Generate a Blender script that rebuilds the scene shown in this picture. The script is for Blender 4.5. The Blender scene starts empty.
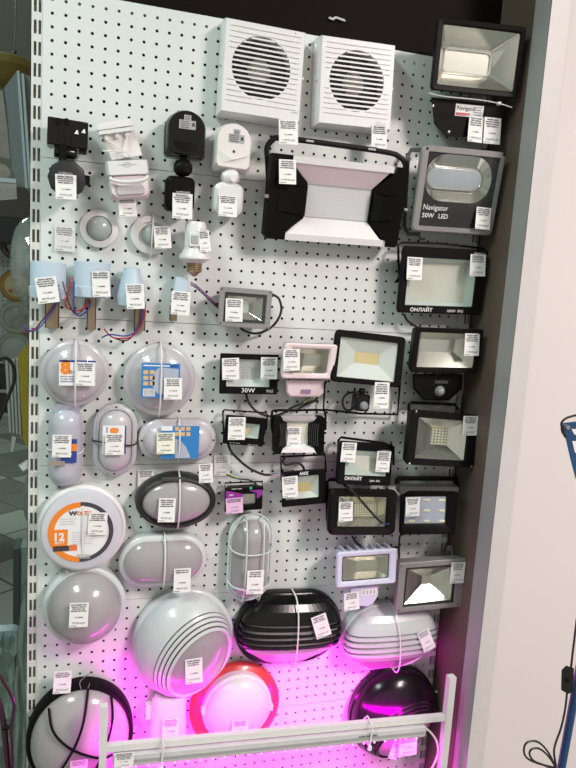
import bpy, math, random
import numpy as np
from mathutils import Matrix, Vector
random.seed(7)
SC = bpy.context.scene
COL = SC.collection
V = Vector
PI = math.pi
# ------------------------------------------------------------------ camera
FPX = 658.5
CAM_POS = V((0.0872, -1.4491, 1.5746))
CAM_ROT = Matrix.Rotation(-0.28387, 3, 'Z') @ Matrix.Rotation(-0.06303, 3, 'Y') @ Matrix.Rotation(1.42795, 3, 'X')
cd = bpy.data.cameras.new('camera'); cam = bpy.data.objects.new('camera', cd); COL.objects.link(cam)
cd.sensor_fit = 'VERTICAL'; cd.sensor_height = 24.0; cd.lens = 24.0 * FPX / 768.0
cd.clip_start = 0.02; cd.clip_end = 60
cam.matrix_world = Matrix.Translation(CAM_POS) @ CAM_ROT.to_4x4()
SC.camera = cam
CRT = CAM_ROT.transposed()

def ray(px, py):
    return CAM_ROT @ V(((px - 288) / FPX, -(py - 384) / FPX, -1.0))
def at(px, py, d=0.0):
    """world point seen at (px,py) on the vertical plane y=-d (board face is y=0)"""
    v = ray(px, py); t = (-d - CAM_POS.y) / v.y
    return CAM_POS + v * t
def proj(p):
    q = CRT @ (p - CAM_POS)
    return 288 + FPX * q.x / -q.z, 384 - FPX * q.y / -q.z
PZ = 2.1                       # height of the first row of holes
PIT = 0.025; PAN = 12.6805     # hole pitch, panel height in pitches

# ------------------------------------------------------------------ materials
MATS = {}
def mat(name, col, rough=0.5, metal=0.0, coat=0.0, noise=0.04, nscale=40, bump=0.0, trans=0.0, emit=None, estr=0, spec=0.5, sss=0.0):
    if name in MATS: return MATS[name]
    m = bpy.data.materials.new(name); m.use_nodes = True
    nt = m.node_tree; b = nt.nodes['Principled BSDF']
    tc = nt.nodes.new('ShaderNodeTexCoord'); nz = nt.nodes.new('ShaderNodeTexNoise')
    nz.inputs['Scale'].default_value = nscale; nz.inputs['Detail'].default_value = 3
    nt.links.new(tc.outputs['Object'], nz.inputs['Vector'])
    mx = nt.nodes.new('ShaderNodeMix'); mx.data_type = 'RGBA'
    c2 = tuple(max(0, c * (1 - noise * 3)) for c in col)
    mx.inputs[6].default_value = (*col, 1); mx.inputs[7].default_value = (*c2, 1)
    nt.links.new(nz.outputs['Fac'], mx.inputs[0]); nt.links.new(mx.outputs[2], b.inputs['Base Color'])
    b.inputs['Roughness'].default_value = rough; b.inputs['Metallic'].default_value = metal
    b.inputs['Coat Weight'].default_value = coat; b.inputs['Transmission Weight'].default_value = trans
    b.inputs['Specular IOR Level'].default_value = spec
    if sss: b.inputs['Subsurface Weight'].default_value = sss; b.inputs['Subsurface Scale'].default_value = 0.01
    if emit: b.inputs['Emission Color'].default_value = (*emit, 1); b.inputs['Emission Strength'].default_value = estr
    if bump:
        bp = nt.nodes.new('ShaderNodeBump'); bp.inputs['Strength'].default_value = bump; bp.inputs['Distance'].default_value = 0.002
        nt.links.new(nz.outputs['Fac'], bp.inputs['Height']); nt.links.new(bp.outputs['Normal'], b.inputs['Normal'])
    MATS[name] = m; return m
def clear(name, tint=(1, 1, 1), milky=0.12, gl=0.06, rough=0.05, mcol=(.8, .8, .8), transl=0.0):
    """thin clear sheet: see-through, glossy at grazing angles, a little milky"""
    if name in MATS: return MATS[name]
    m = bpy.data.materials.new(name); m.use_nodes = True; nt = m.node_tree; nt.nodes.clear()
    out = nt.nodes.new('ShaderNodeOutputMaterial'); tr = nt.nodes.new('ShaderNodeBsdfTransparent'); tr.inputs[0].default_value = (*tint, 1)
    df = nt.nodes.new('ShaderNodeBsdfDiffuse'); df.inputs[0].default_value = (*mcol, 1)
    gs = nt.nodes.new('ShaderNodeBsdfGlossy'); gs.inputs['Roughness'].default_value = rough
    nz = nt.nodes.new('ShaderNodeTexNoise'); nz.inputs['Scale'].default_value = 25
    mr = nt.nodes.new('ShaderNodeMapRange'); mr.inputs[3].default_value = milky * .7; mr.inputs[4].default_value = milky * 1.3
    nt.links.new(nz.outputs['Fac'], mr.inputs[0])
    m1 = nt.nodes.new('ShaderNodeMixShader'); nt.links.new(mr.outputs[0], m1.inputs[0])
    nt.links.new(tr.outputs[0], m1.inputs[1])
    last = df
    if transl:
        tl = nt.nodes.new('ShaderNodeBsdfTranslucent'); tl.inputs[0].default_value = (*mcol, 1)
        mm = nt.nodes.new('ShaderNodeMixShader'); mm.inputs[0].default_value = transl
        nt.links.new(df.outputs[0], mm.inputs[1]); nt.links.new(tl.outputs[0], mm.inputs[2]); last = mm
    nt.links.new(last.outputs[0], m1.inputs[2])
    lw = nt.nodes.new('ShaderNodeLayerWeight'); lw.inputs[0].default_value = 0.3
    ad = nt.nodes.new('ShaderNodeMath'); ad.operation = 'MULTIPLY_ADD'; ad.inputs[1].default_value = 0.5; ad.inputs[2].default_value = gl
    nt.links.new(lw.outputs['Facing'], ad.inputs[0])
    # Facing is 0 head-on and 1 at grazing; squared for a fresnel-like falloff
    pw = nt.nodes.new('ShaderNodeMath'); pw.operation = 'POWER'; pw.inputs[1].default_value = 2.5
    nt.links.new(lw.outputs['Facing'], pw.inputs[0]); nt.links.new(pw.outputs[0], ad.inputs[0])
    m2 = nt.nodes.new('ShaderNodeMixShader'); nt.links.new(ad.outputs[0], m2.inputs[0])
    nt.links.new(m1.outputs[0], m2.inputs[1]); nt.links.new(gs.outputs[0], m2.inputs[2])
    nt.links.new(m2.outputs[0], out.inputs[0]); MATS[name] = m; return m
WHITE = mat('white_plastic', (.76, .75, .745), .35, coat=.2, noise=.01)
WHITEW = mat('warm_white_plastic', (.78, .74, .72), .4, noise=.01)
PINKW = mat('pinkish_plastic', (.82, .71, .72), .38, noise=.01)
LILACLIT = mat('white_plastic_lilac_lit', (.66, .66, .82), .35, noise=.01)  # white plastic with the magenta and blue light put into its colour
BLUEP = mat('pale_blue_plastic', (.54, .66, .76), .35, coat=.3, noise=.02)
BLACK = mat('black_plastic', (.005, .0045, .0045), .5, noise=.05, spec=.1)
BLACKG = mat('glossy_black_plastic', (.006, .006, .006), .2, coat=.1, noise=.05, spec=.3)
BLACKM = mat('black_cast_metal', (.008, .007, .0065), .45, metal=.0, noise=.05, bump=.05, nscale=300, spec=.1)
DGREY = mat('dark_grey_metal', (.07, .07, .07), .45, metal=.3)
GREY = mat('grey_cast_metal', (.31, .30, .29), .5, metal=.35, noise=.03)
LGREY = mat('light_grey_metal', (.42, .43, .42), .45, metal=.2, noise=.03)
CHROME = mat('polished_reflector', (.86, .83, .76), .15, metal=1, noise=.02, nscale=15, bump=.02)
SATIN = mat('satin_reflector', (.72, .69, .61), .28, metal=.95, noise=.03, nscale=15)
MATTE = mat('white_reflector', (.72, .74, .72), .5, noise=.01)
MINT = mat('pale_green_reflector', (.60, .68, .64), .45, noise=.02)
LEDP = mat('led_board', (.50, .50, .62), .5, noise=.02)
LEDW = mat('led_board_white', (.72, .73, .70), .5, noise=.02)
LEDG = mat('led_board_grey', (.22, .25, .26), .5, noise=.02)
LEDY = mat('led_phosphor', (.80, .74, .35), .4, noise=.02)
LEDYW = mat('led_phosphor_warm', (.86, .70, .38), .4, noise=.02)
LENS = mat('frosted_lens', (.38, .43, .41), .25, coat=.4, noise=.02)
OPAL = mat('opal_diffuser', (.37, .35, .355), .22, coat=.5, noise=.015, sss=.0)
OPALL = mat('light_opal_diffuser', (.54, .52, .55), .25, coat=.5, noise=.015)
PAPER = mat('tag_paper', (.86, .86, .84), .6, noise=.01)
PAPERY = mat('cream_tag_paper', (.84, .85, .70), .6, noise=.01)
INK = mat('printed_ink', (.06, .055, .07), .7)
TIE = mat('white_cable_tie', (.82, .81, .80), .4)
RUB = mat('black_cable_rubber', (.01, .01, .01), .45)
RED = mat('red_wire', (.38, .02, .03), .4)
BLUE = mat('blue_wire', (.03, .05, .30), .4)
BROWN = mat('brown_wire', (.10, .035, .02), .4)
BRASS = mat('zinc_bracket', (.42, .33, .22), .35, metal=.8, noise=.1)
STEEL = mat('steel', (.5, .5, .5), .3, metal=.9)
ORANGE = mat('orange_print', (.90, .25, .02), .5, noise=.01)
BLUEPR = mat('blue_print', (.03, .22, .55), .45, noise=.02)
NAVY = mat('navy_print', (.03, .06, .30), .45, noise=.02)
WHITEPR = mat('white_print', (.85, .85, .85), .5, noise=.01)
GREYPR = mat('grey_print', (.5, .5, .5), .5, noise=.01)
REDPR = mat('red_print', (.65, .03, .05), .5, noise=.01)
PURPLE = mat('purple_print', (.30, .03, .32), .4, noise=.02)
REDRING = mat('red_plastic', (.62, .05, .045), .35, coat=.3, noise=.06, nscale=60)
CLEAR = clear('clear_plastic', milky=.10, gl=.05)
GLASS = clear('flat_glass', tint=(.96, .98, .97), milky=.015, gl=.04, rough=.02)
FOIL = clear('crumpled_film', milky=.30, gl=.15, rough=.15)
DOMEC = clear('clear_ribbed_dome', milky=.42, gl=.05, rough=.12, mcol=(.75, .74, .76), transl=.35)

# ------------------------------------------------------------------ mesh builder
def rr(w, h, r, y, cx=0, cz=0, seg=6):
    r = max(min(r, w / 2 - 1e-5, h / 2 - 1e-5), 1e-5); pts = []
    for (sx, sz, a0) in ((1, 1, 0), (-1, 1, 90), (-1, -1, 180), (1, -1, 270)):
        for i in range(seg + 1):
            a = math.radians(a0 + 90 * i / seg)
            pts.append(V((cx + sx * (w / 2 - r) + r * math.cos(a), y, cz + sz * (h / 2 - r) + r * math.sin(a))))
    return pts
def el(w, h, y, cx=0, cz=0, n=56):
    return [V((cx + w / 2 * math.cos(2 * PI * i / n), y, cz + h / 2 * math.sin(2 * PI * i / n))) for i in range(n)]
def smooth(pts, sub=6):
    pts = [V(p) for p in pts]
    if len(pts) < 3: return pts
    out = []
    for i in range(len(pts) - 1):
        p0 = pts[max(i - 1, 0)]; p1 = pts[i]; p2 = pts[i + 1]; p3 = pts[min(i + 2, len(pts) - 1)]
        for k in range(sub):
            t = k / sub
            out.append(.5 * ((2 * p1) + (p2 - p0) * t + (2 * p0 - 5 * p1 + 4 * p2 - p3) * t * t + (3 * p1 - p0 - 3 * p2 + p3) * t ** 3))
    out.append(pts[-1]); return out
class MB:
    def __init__(s): s.v = []; s.f = []
    def loft(s, loops, cap0=True, cap1=True):
        n = len(loops[0]); b = len(s.v)
        for l in loops: s.v += [tuple(p) for p in l]
        for k in range(len(loops) - 1):
            for i in range(n):
                j = (i + 1) % n; a = b + k * n
                s.f.append((a + i, a + j, a + n + j, a + n + i))
        if cap0: s.f.append(tuple(b + i for i in reversed(range(n))))
        if cap1: s.f.append(tuple(b + (len(loops) - 1) * n + i for i in range(n)))
        return s
    def box(s, x0, x1, y0, y1, z0, z1):
        b = len(s.v)
        for x in (x0, x1):
            for y in (y0, y1):
                for z in (z0, z1): s.v.append((x, y, z))
        for q in ((0, 1, 3, 2), (4, 6, 7, 5), (0, 4, 5, 1), (2, 3, 7, 6), (0, 2, 6, 4), (1, 5, 7, 3)): s.f.append(tuple(b + i for i in q))
        return s
    def cbox(s, w, h, r, y0, y1, cx=0, cz=0, bev=0.0015, seg=4):
        """rounded slab from y0 (back) to y1 (front, smaller y)"""
        s.loft([rr(w, h, r, y0, cx, cz, seg), rr(w, h, r, y1 + bev, cx, cz, seg), rr(w - 2 * bev, h - 2 * bev, max(r - bev, 1e-4), y1, cx, cz, seg)]); return s
    def tube(s, pts, r, n=8, sub=6, flat=None, closed=False):
        pts = smooth(pts, sub) if sub else [V(p) for p in pts]
        up = V((0, 1, 0)); loops = []
        for i, p in enumerate(pts):
            t = (pts[min(i + 1, len(pts) - 1)] - pts[max(i - 1, 0)])
            if closed: t = pts[(i + 1) % len(pts)] - pts[i - 1]
            if t.length < 1e-9: t = V((1, 0, 0))
            t.normalize()
            a = up - t * up.dot(t)
            if a.length < .05: a = V((1, 0, 0)) - t * t.x
            a.normalize(); up = a; c = t.cross(a)
            ra = r if flat is None else flat
            loops.append([p + a * (ra * math.cos(2 * PI * k / n + PI / n)) + c * (r * math.sin(2 * PI * k / n + PI / n)) for k in range(n)])
        if closed: loops.append(loops[0]); s.loft(loops, False, False)
        else: s.loft(loops)
        return s
    def lathe(s, prof, o=(0, 0, 0), ax=(0, -1, 0), n=40, sx=1, sz=1):
        """prof = (radius, height along axis)"""
        ax = V(ax).normalized(); u = V((1, 0, 0)) - ax * ax.x
        if u.length < .1: u = V((0, 0, 1)) - ax * ax.z
        u.normalize(); w = ax.cross(u); o = V(o)
        s.loft([[o + ax * h + u * (sx * max(r, 1e-5) * math.cos(2 * PI * i / n)) + w * (sz * max(r, 1e-5) * math.sin(2 * PI * i / n)) for i in range(n)] for r, h in prof]); return s
    def text(s, txt, x, z, y, size, align='LEFT', th=0.0003, sx=1.0, bold=0.0, rot=0.0):
        vs, fs = text_mesh(txt, align, bold); b = len(s.v); c, d = math.cos(rot), math.sin(rot)
        for (a, e) in vs:
            a, e = a * size * sx, e * size
            s.v.append((x + a * c - e * d, y, z + a * d + e * c))
        s.f += [tuple(b + i for i in f) for f in fs]; return s
    def quad(s, *p):
        b = len(s.v); s.v += [tuple(q) for q in p]; s.f.append(tuple(range(b, b + len(p)))); return s
    def clampy(s, ymax):
        s.v = [(x, min(y, ymax), z) for x, y, z in s.v]; return s
    def build(s, name, m, par=None, item=None, world=False, sharp=35, loc=None):
        me = bpy.data.meshes.new(name)
        vs = s.v
        if world and item is not None:
            inv = item.M.inverted(); vs = [tuple(inv @ V(p)) for p in vs]
        me.from_pydata(vs, [], s.f); me.validate(); me.update()
        import bmesh
        bm = bmesh.new(); bm.from_mesh(me); bmesh.ops.recalc_face_normals(bm, faces=bm.faces); bm.to_mesh(me); bm.free()
        me.polygons.foreach_set('use_smooth', [True] * len(me.polygons)); me.set_sharp_from_angle(angle=math.radians(sharp))
        me.materials.append(m)
        o = bpy.data.objects.new(name, me); COL.objects.link(o)
        if item is not None and par is None: par = item.o
        if par is not None: o.parent = par
        if loc: o.location = loc
        return o
TC = {}
def text_mesh(txt, align='LEFT', bold=0.0):
    k = (txt, align, bold)
    if k in TC: return TC[k]
    cu = bpy.data.curves.new('t', 'FONT'); cu.body = txt; cu.size = 1; cu.align_x = align; cu.resolution_u = 2; cu.offset = bold
    o = bpy.data.objects.new('t', cu); COL.objects.link(o)
    dg = bpy.context.evaluated_depsgraph_get(); me = bpy.data.meshes.new_from_object(o.evaluated_get(dg))
    r = ([(v.co.x, v.co.y) for v in me.vertices], [tuple(p.vertices) for p in me.polygons])
    bpy.data.objects.remove(o); bpy.data.curves.remove(cu); bpy.data.meshes.remove(me)
    TC[k] = r; return r
def tag_(o, label=None, cat=None, group=None, kind=None):
    for k, v in (('label', label), ('category', cat), ('group', group), ('kind', kind)):
        if v: o[k] = v
    return o

# ------------------------------------------------------------------ items hung on the board
class Item: pass
def solve(q, depth, w_reg=6.0, fixtilt=None):
    """pose of a flat rectangle seen at the four pixels q=(TL,TR,BR,BL), centre on the plane y=-depth"""
    q = [np.array(p, float) for p in q]; c = sum(q) / 4
    P = [at(p[0], p[1], depth) for p in q]; C = (P[0] + P[1] + P[2] + P[3]) / 4
    w = ((P[1] - P[0]).length + (P[2] - P[3]).length) / 2; h = ((P[0] - P[3]).length + (P[1] - P[2]).length) / 2
    roll = math.atan2(-(P[1] - P[0]).z, (P[1] - P[0]).x)
    x = np.array([C.x, C.z, w, h, roll, 0., 0.])
    def rot(x): return Matrix.Rotation(x[4], 3, 'Y') @ Matrix.Rotation(x[5], 3, 'X') @ Matrix.Rotation(x[6], 3, 'Z')
    def res(x):
        R = rot(x); o = V((x[0], -depth, x[1])); r = []
        for (sx, sz), p in zip(((-1, 1), (1, 1), (1, -1), (-1, -1)), q):
            u = proj(o + R @ V((sx * x[2] / 2, 0, sz * x[3] / 2))); r += [u[0] - p[0], u[1] - p[1]]
        t = fixtilt or (0, 0); k = w_reg if fixtilt is None else 500
        return np.array(r + [k * (x[5] - t[0]), k * (x[6] - t[1])])
    for _ in range(25):
        r = res(x); J = np.stack([(res(x + np.eye(7)[i] * 1e-5) - r) / 1e-5 for i in range(7)], 1)
        x = x + np.linalg.solve(J.T @ J + 1e-6 * np.eye(7), -J.T @ r)
    return V((x[0], -depth, x[1])), rot(x), x[2], x[3], x
def item(name, label, cat, q, depth, D=None, group=None, fixtilt=None, w_reg=6.0):
    """an Empty at the back of the thing; local x right, z up, y into the board; front face at local y=-D"""
    it = Item(); D = depth - .003 if D is None else D
    c, R, it.w, it.h, x = solve(q, depth, w_reg, fixtilt)
    bk = max((c + R @ V((sx * it.w / 2, D, sz * it.h / 2))).y for sx in (-1, 1) for sz in (-1, 1))
    if bk > -.002: D -= (bk + .002)
    loc = c - R @ V((0, -D, 0)); it.M = Matrix.Translation(loc) @ R.to_4x4(); it.D = D; it.name = name
    it.o = bpy.data.objects.new(name, None); COL.objects.link(it.o); it.o.matrix_world = it.M; it.o.empty_display_size = .02
    tag_(it.o, label, cat, group)
    it.dbg = (name, [round(v, 3) for v in x])
    return finish(it)
def finish(it):
    inv = it.M.inverted(); 
    def loc(px, py, y=None):
        y = -it.D if y is None else y
        o = inv @ CAM_POS; v = inv.to_3x3() @ ray(px, py); t = (y - o.y) / v.y
        return o + v * t
    it.loc = loc; it.inv = inv
    def rect(q, y=None):
        P = [loc(*p, y) for p in q]; c = sum((p for p in P), V((0, 0, 0))) / 4
        return c.x, c.z, ((P[1] - P[0]).length + (P[2] - P[3]).length) / 2, ((P[0] - P[3]).length + (P[1] - P[2]).length) / 2
    it.rect = rect
    return it
def item_at(name, label, cat, l, r, t, b, depth, D=None, group=None, roll=0.0, yaw=0.0, pitch=0.0):
    """round / axis-aligned things from their extents in the picture; no skew solve"""
    it = Item(); D = depth - .003 if D is None else D; depth = D + .003
    cx, cy = (l + r) / 2, (t + b) / 2
    it.w = (at(r, cy, depth) - at(l, cy, depth)).length; it.h = (at(cx, t, depth) - at(cx, b, depth)).length
    R = Matrix.Rotation(roll, 3, 'Y') @ Matrix.Rotation(pitch, 3, 'X') @ Matrix.Rotation(yaw, 3, 'Z')
    c = at(cx, cy, depth); loc = c - R @ V((0, -D, 0)); it.M = Matrix.Translation(loc) @ R.to_4x4(); it.D = D
    it.o = bpy.data.objects.new(name, None); COL.objects.link(it.o); it.o.matrix_world = it.M; it.o.empty_display_size = .02
    tag_(it.o, label, cat, group); it.dbg = (name, [round(it.w, 3), round(it.h, 3)])
    return finish(it)
def wire(it, pts, r, m, name='power_cable', par=None, sub=6, n=8):
    """pts = (px, py, depth) in the picture -> tube in the item's space"""
    P = [it.inv @ at(*p) for p in pts]
    return MB().tube(P, r, n=n, sub=sub).build(name, m, par or it.o)

# ------------------------------------------------------------------ price tags
def bars(mb, x0, x1, z, hgt, y, dens=.8, center=True, rnd=random):
    n = rnd.randint(2, 3); tot = (x1 - x0) * rnd.uniform(.75, 1.0); x = (x0 + x1) / 2 - tot / 2 if center else x0
    ws = [rnd.uniform(.6, 1.4) for _ in range(n)]; s = sum(ws); gap = (x1 - x0) * .035
    for w in ws:
        ww = tot * w / s - gap; k = max(2, int(ww / (hgt * .75))); cw = ww / k
        for i in range(k):
            a = x + i * cw; hh = hgt * rnd.uniform(.75, 1.05)
            mb.quad((a, y, z), (a + cw * .72, y, z), (a + cw * .72, y, z + hh), (a, y, z + hh))
        x += ww + gap
TAGS = 0
def ptag(label, TL, TR, BL, depth0, price, lines=4, paper=None, tape=False, group='white price tags on the display', cut=None, pocket=False, auto=True):
    global TAGS; TAGS += 1
    BR = (TR[0] + BL[0] - TL[0], TR[1] + BL[1] - TL[1])
    # rest the tag on whatever it hangs on: the nearest surface under its area
    depth = depth0
    if depth0 > 0 and auto:
        ds = []
        for u in (.12, .5, .88):
            for v_ in (.12, .5, .88):
                px = TL[0] + (TR[0] - TL[0]) * u + (BL[0] - TL[0]) * v_; py = TL[1] + (TR[1] - TL[1]) * u + (BL[1] - TL[1]) * v_
                hit, p, nn, ii, ob, mm = SC.ray_cast(DG, CAM_POS, ray(px, py).normalized())
                if hit and p.y < .01: ds.append(-p.y)
        if ds: depth = min(max(max(ds) + .003, .0045), .20)
    c, R, w, h, x = solve((TL, TR, BR, BL), depth, 30.0)
    rnd = random.Random(TAGS * 13)
    M = Matrix.Translation(c) @ R.to_4x4()
    mb = MB(); n = 6; cur = rnd.uniform(.02, .06) * h
    L = []
    for k in range(n + 1):
        z = -h / 2 + h * k / n; y = -cur * (1 - (k / n)) ** 2
        L.append((z, y))
    for (z0, y0), (z1, y1) in zip(L[:-1], L[1:]):
        mb.quad((-w / 2, y0, z0), (w / 2, y0, z0), (w / 2, y1, z1), (-w / 2, y1, z1))
    for (z0, y0), (z1, y1) in zip(L[:-1], L[1:]):
        mb.quad((-w / 2, y0 + .0004, z0), (w / 2, y0 + .0004, z0), (w / 2, y1 + .0004, z1), (-w / 2, y1 + .0004, z1))
    o = mb.build('price_tag', paper or PAPER); o.matrix_world = M
    tag_(o, label, 'price tag', group)
    t = MB(); x0, x1 = -w * .44, w * .44; z = h * .40
    for i in range(lines):
        bars(t, x0, x1, z - h * .01, h * .052, 0, rnd=rnd); z -= h * .084
    t.text('Код', -w * .22, -h * .12, 0, h * .075); bars(t, -w * .02, w * .24, -h * .12, h * .05, 0, rnd=rnd)
    t.text(price + ' руб', 0, -h * .36, 0, min(h * .105, w * .145), 'CENTER')
    bars(t, x0, -w * .05, -h * .455, h * .03, 0, center=False, rnd=rnd)
    # follow the curl of the paper
    vv = []
    for (a, y, b) in t.v:
        k = (b + h / 2) / h; vv.append((a, -cur * (1 - k) ** 2 - .0006, b))
    t.v = vv; t.build('printed_text', INK, o)
    if tape:
        k = MB(); rnd2 = random.Random(TAGS)
        pts = [[V((w * (-.35 + .7 * i / 5), -.003 - .006 * rnd2.random(), h * (.40 + .16 * j / 3) + .002 * rnd2.random())) for i in range(6)] for j in range(4)]
        for j in range(3):
            for i in range(5): k.quad(pts[j][i], pts[j][i + 1], pts[j + 1][i + 1], pts[j + 1][i])
        k.build('clear_tape', FOIL, o)
    if pocket:
        k = MB(); k.box(-w * .56, w * .56, -cur - .0022, -cur - .002, -h * .56, h * .62); k.build('plastic_pocket', CLEAR, o)
    return o

# ------------------------------------------------------------------ the display rack
X0, X1 = -.0175, .9685
def perf_panel(i, z1, z0, par, rows):
    mb = MB(); r = .0032; ztop = z1; cols = 39; th = .001
    xs = [X0] + [PIT * (c + .5) for c in range(cols - 1)] + [X1]
    zc = [PZ - PIT * (PAN * i + k) for k in rows]
    zs = [ztop - .0006] + [(zc[k] + zc[k + 1]) / 2 for k in range(len(zc) - 1)] + [z0 + .0006]
    for a in range(cols):
        for b in range(len(zc)):
            xa, xb, za, zb = xs[a], xs[a + 1], zs[b + 1], zs[b]; cx, cz = PIT * a, zc[b]
            o = [(xb, cz), (xb, zb), (cx, zb), (xa, zb), (xa, cz), (xa, za), (cx, za), (xb, za)]
            h = [(cx + r * math.cos(k * PI / 4), cz + r * math.sin(k * PI / 4)) for k in range(8)]
            s = len(mb.v)
            mb.v += [(x, 0, z) for x, z in o] + [(x, 0, z) for x, z in h] + [(x, th, z) for x, z in h]
            for k in range(8):
                j = (k + 1) % 8
                mb.f.append((s + k, s + j, s + 8 + j, s + 8 + k)); mb.f.append((s + 8 + k, s + 8 + j, s + 16 + j, s + 16 + k))
    # folded flanges top and bottom and sides
    mb.box(X0, X1, .0002, .012, z1 - .0014, z1 - .0006); mb.box(X0, X1, .0002, .012, z0 + .0006, z0 + .0014)
    me = mb.build('perforated_panel', BOARD, par, sharp=30)
    return me
BOARD = mat('white_powder_coat', (.71, .745, .72), .42, noise=.02, nscale=6)
UPR = mat('cream_upright_paint', (.70, .71, .67), .45, noise=.03, nscale=8)
HOLLOW = mat('interior_shade', (.012, .012, .012), .9)  # near-black colour stands in for the shade behind the holes
rack = bpy.data.objects.new('display_rack', None); COL.objects.link(rack); rack.location = (0, 0, 0)
tag_(rack, 'white perforated metal display rack that carries all the lamps', 'display rack')
for i in range(7):
    zt = PZ + PIT * .84 - PIT * PAN * i; zb = zt - PIT * PAN
    if zb < .1: break
    perf_panel(i, zt, zb, rack, range(12))
ZT = PZ + PIT * .84
def upright(x, slots, side):
    mb = MB(); x0, x1 = x - .0125, x + .0125
    # face strip with real slots: built from ribs between the slots
    y0, y1 = .0015, .003; sx = [(s - .0026, s + .0026) for s in slots]
    cuts = [x0] + [v for s in sx for v in s] + [x1 + .012 * side]
    if side < 0: cuts = [x0 - .012] + [v for s in sx for v in s] + [x1]
    for k in range(0, len(cuts) - 1, 2):
        mb.box(cuts[k], cuts[k + 1], y0, y1, .02, ZT)
    z = ZT - .008
    while z > .05:
        for a, b in sx: mb.box(a, b, y0, y1, z - .0145, z)
        z -= .0397
    mb.box(x0 if side > 0 else x0 - .012, (x0 if side > 0 else x0 - .012) + .0012, y0, .06, .02, ZT)
    mb.box(x1 - .0012 if side < 0 else x1 + .0108, x1 if side < 0 else x1 + .012, y0, .06, .02, ZT)
    mb.box(min(cuts), max(cuts), .03, .031, .02, ZT)
    return mb.build('slotted_upright', UPR, rack, sharp=20)
upright(-.0265, (-.031, -.0225), 1)
upright(.9735, (.9725, .981), -1)
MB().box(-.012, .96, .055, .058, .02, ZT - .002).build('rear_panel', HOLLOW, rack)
MB().box(-.036, .984, .003, .06, .0, .02).build('base_rail', UPR, rack)

# ------------------------------------------------------------------ room
def wood_mat():
    m = mat('dark_laminate', (.009, .006, .0045), .6, noise=.12, nscale=3, spec=.06); return m
def plaster_mat():
    m = mat('white_plaster', (.66, .62, .59), .75, noise=.02, nscale=2.5, bump=.08); return m
def tiles_mat():
    m = bpy.data.materials.new('floor_tiles'); m.use_nodes = True; nt = m.node_tree; b = nt.nodes['Principled BSDF']
    tc = nt.nodes.new('ShaderNodeTexCoord'); mp = nt.nodes.new('ShaderNodeMapping'); mp.inputs['Rotation'].default_value = (0, 0, .9)
    br = nt.nodes.new('ShaderNodeTexBrick'); br.offset = 0; br.inputs['Scale'].default_value = 1.5; br.inputs['Mortar Size'].default_value = .012
    br.inputs['Brick Width'].default_value = .5; br.inputs['Row Height'].default_value = .5
    br.inputs['Color1'].default_value = (.27, .29, .26, 1); br.inputs['Color2'].default_value = (.30, .32, .28, 1); br.inputs['Mortar'].default_value = (.08, .08, .07, 1)
    ch = nt.nodes.new('ShaderNodeTexChecker'); ch.inputs['Scale'].default_value = 1.5
    mx = nt.nodes.new('ShaderNodeMix'); mx.data_type = 'RGBA'; mx.inputs[7].default_value = (.10, .10, .085, 1)
    nt.links.new(tc.outputs['Object'], mp.inputs[0]); nt.links.new(mp.outputs[0], br.inputs[0]); nt.links.new(mp.outputs[0], ch.inputs[0])
    ml = nt.nodes.new('ShaderNodeMath'); ml.operation = 'MULTIPLY'; ml.inputs[1].default_value = .75
    nt.links.new(ch.outputs['Fac'], ml.inputs[0]); nt.links.new(ml.outputs[0], mx.inputs[0]); nt.links.new(br.outputs['Color'], mx.inputs[6])
    nt.links.new(mx.outputs[2], b.inputs['Base Color']); b.inputs['Roughness'].default_value = .3; return m
LAM = wood_mat(); PLAS = plaster_mat()
def struct(name, mb, m, loc=None): 
    o = mb.build(name, m); o['kind'] = 'structure'; return o
struct('floor', MB().box(-3.2, 3.5, -4, 6.2, -.1, 0), tiles_mat())
struct('ceiling', MB().box(-3.2, 3.5, -4, 6.2, 3.3, 3.4), mat('ceiling_paint', (.42, .43, .38), .8))
struct('wall_back', MB().box(-3.2, 3.5, 6.0, 6.2, 0, 3.3), mat('far_wall_paint', (.26, .27, .24), .8))
struct('wall_left', MB().box(-3.3, -3.2, -4, 6.2, 0, 3.3), mat('left_wall_paint', (.45, .47, .44), .8))
# white pier to the right of the rack: its front face, its left reveal with a corner guard
struct('wall_right', MB().box(1.0, 3.5, -.18, .5, 0, 3.3), PLAS)
struct('trim_1', MB().box(.989, 1.0, -.1815, -.125, 0, 3.3), mat('shaded_reveal', (.40, .40, .385), .5, noise=.05, nscale=4))  # left side of the white pier, its shade put into the grey
struct('trim_2', MB().box(.989, 1.036, -.1825, -.1801, 0, 3.3), mat('corner_guard', (.60, .575, .555), .45))
struct('wall_side', MB().box(.9885, .9998, -.1248, .06, 0, 3.3), mat('side_laminate', (.15, .112, .085), .45, noise=.12, nscale=3))
struct('wall_above', MB().box(-.037, .988, .004, .03, ZT + .001, 3.29), LAM)
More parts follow.
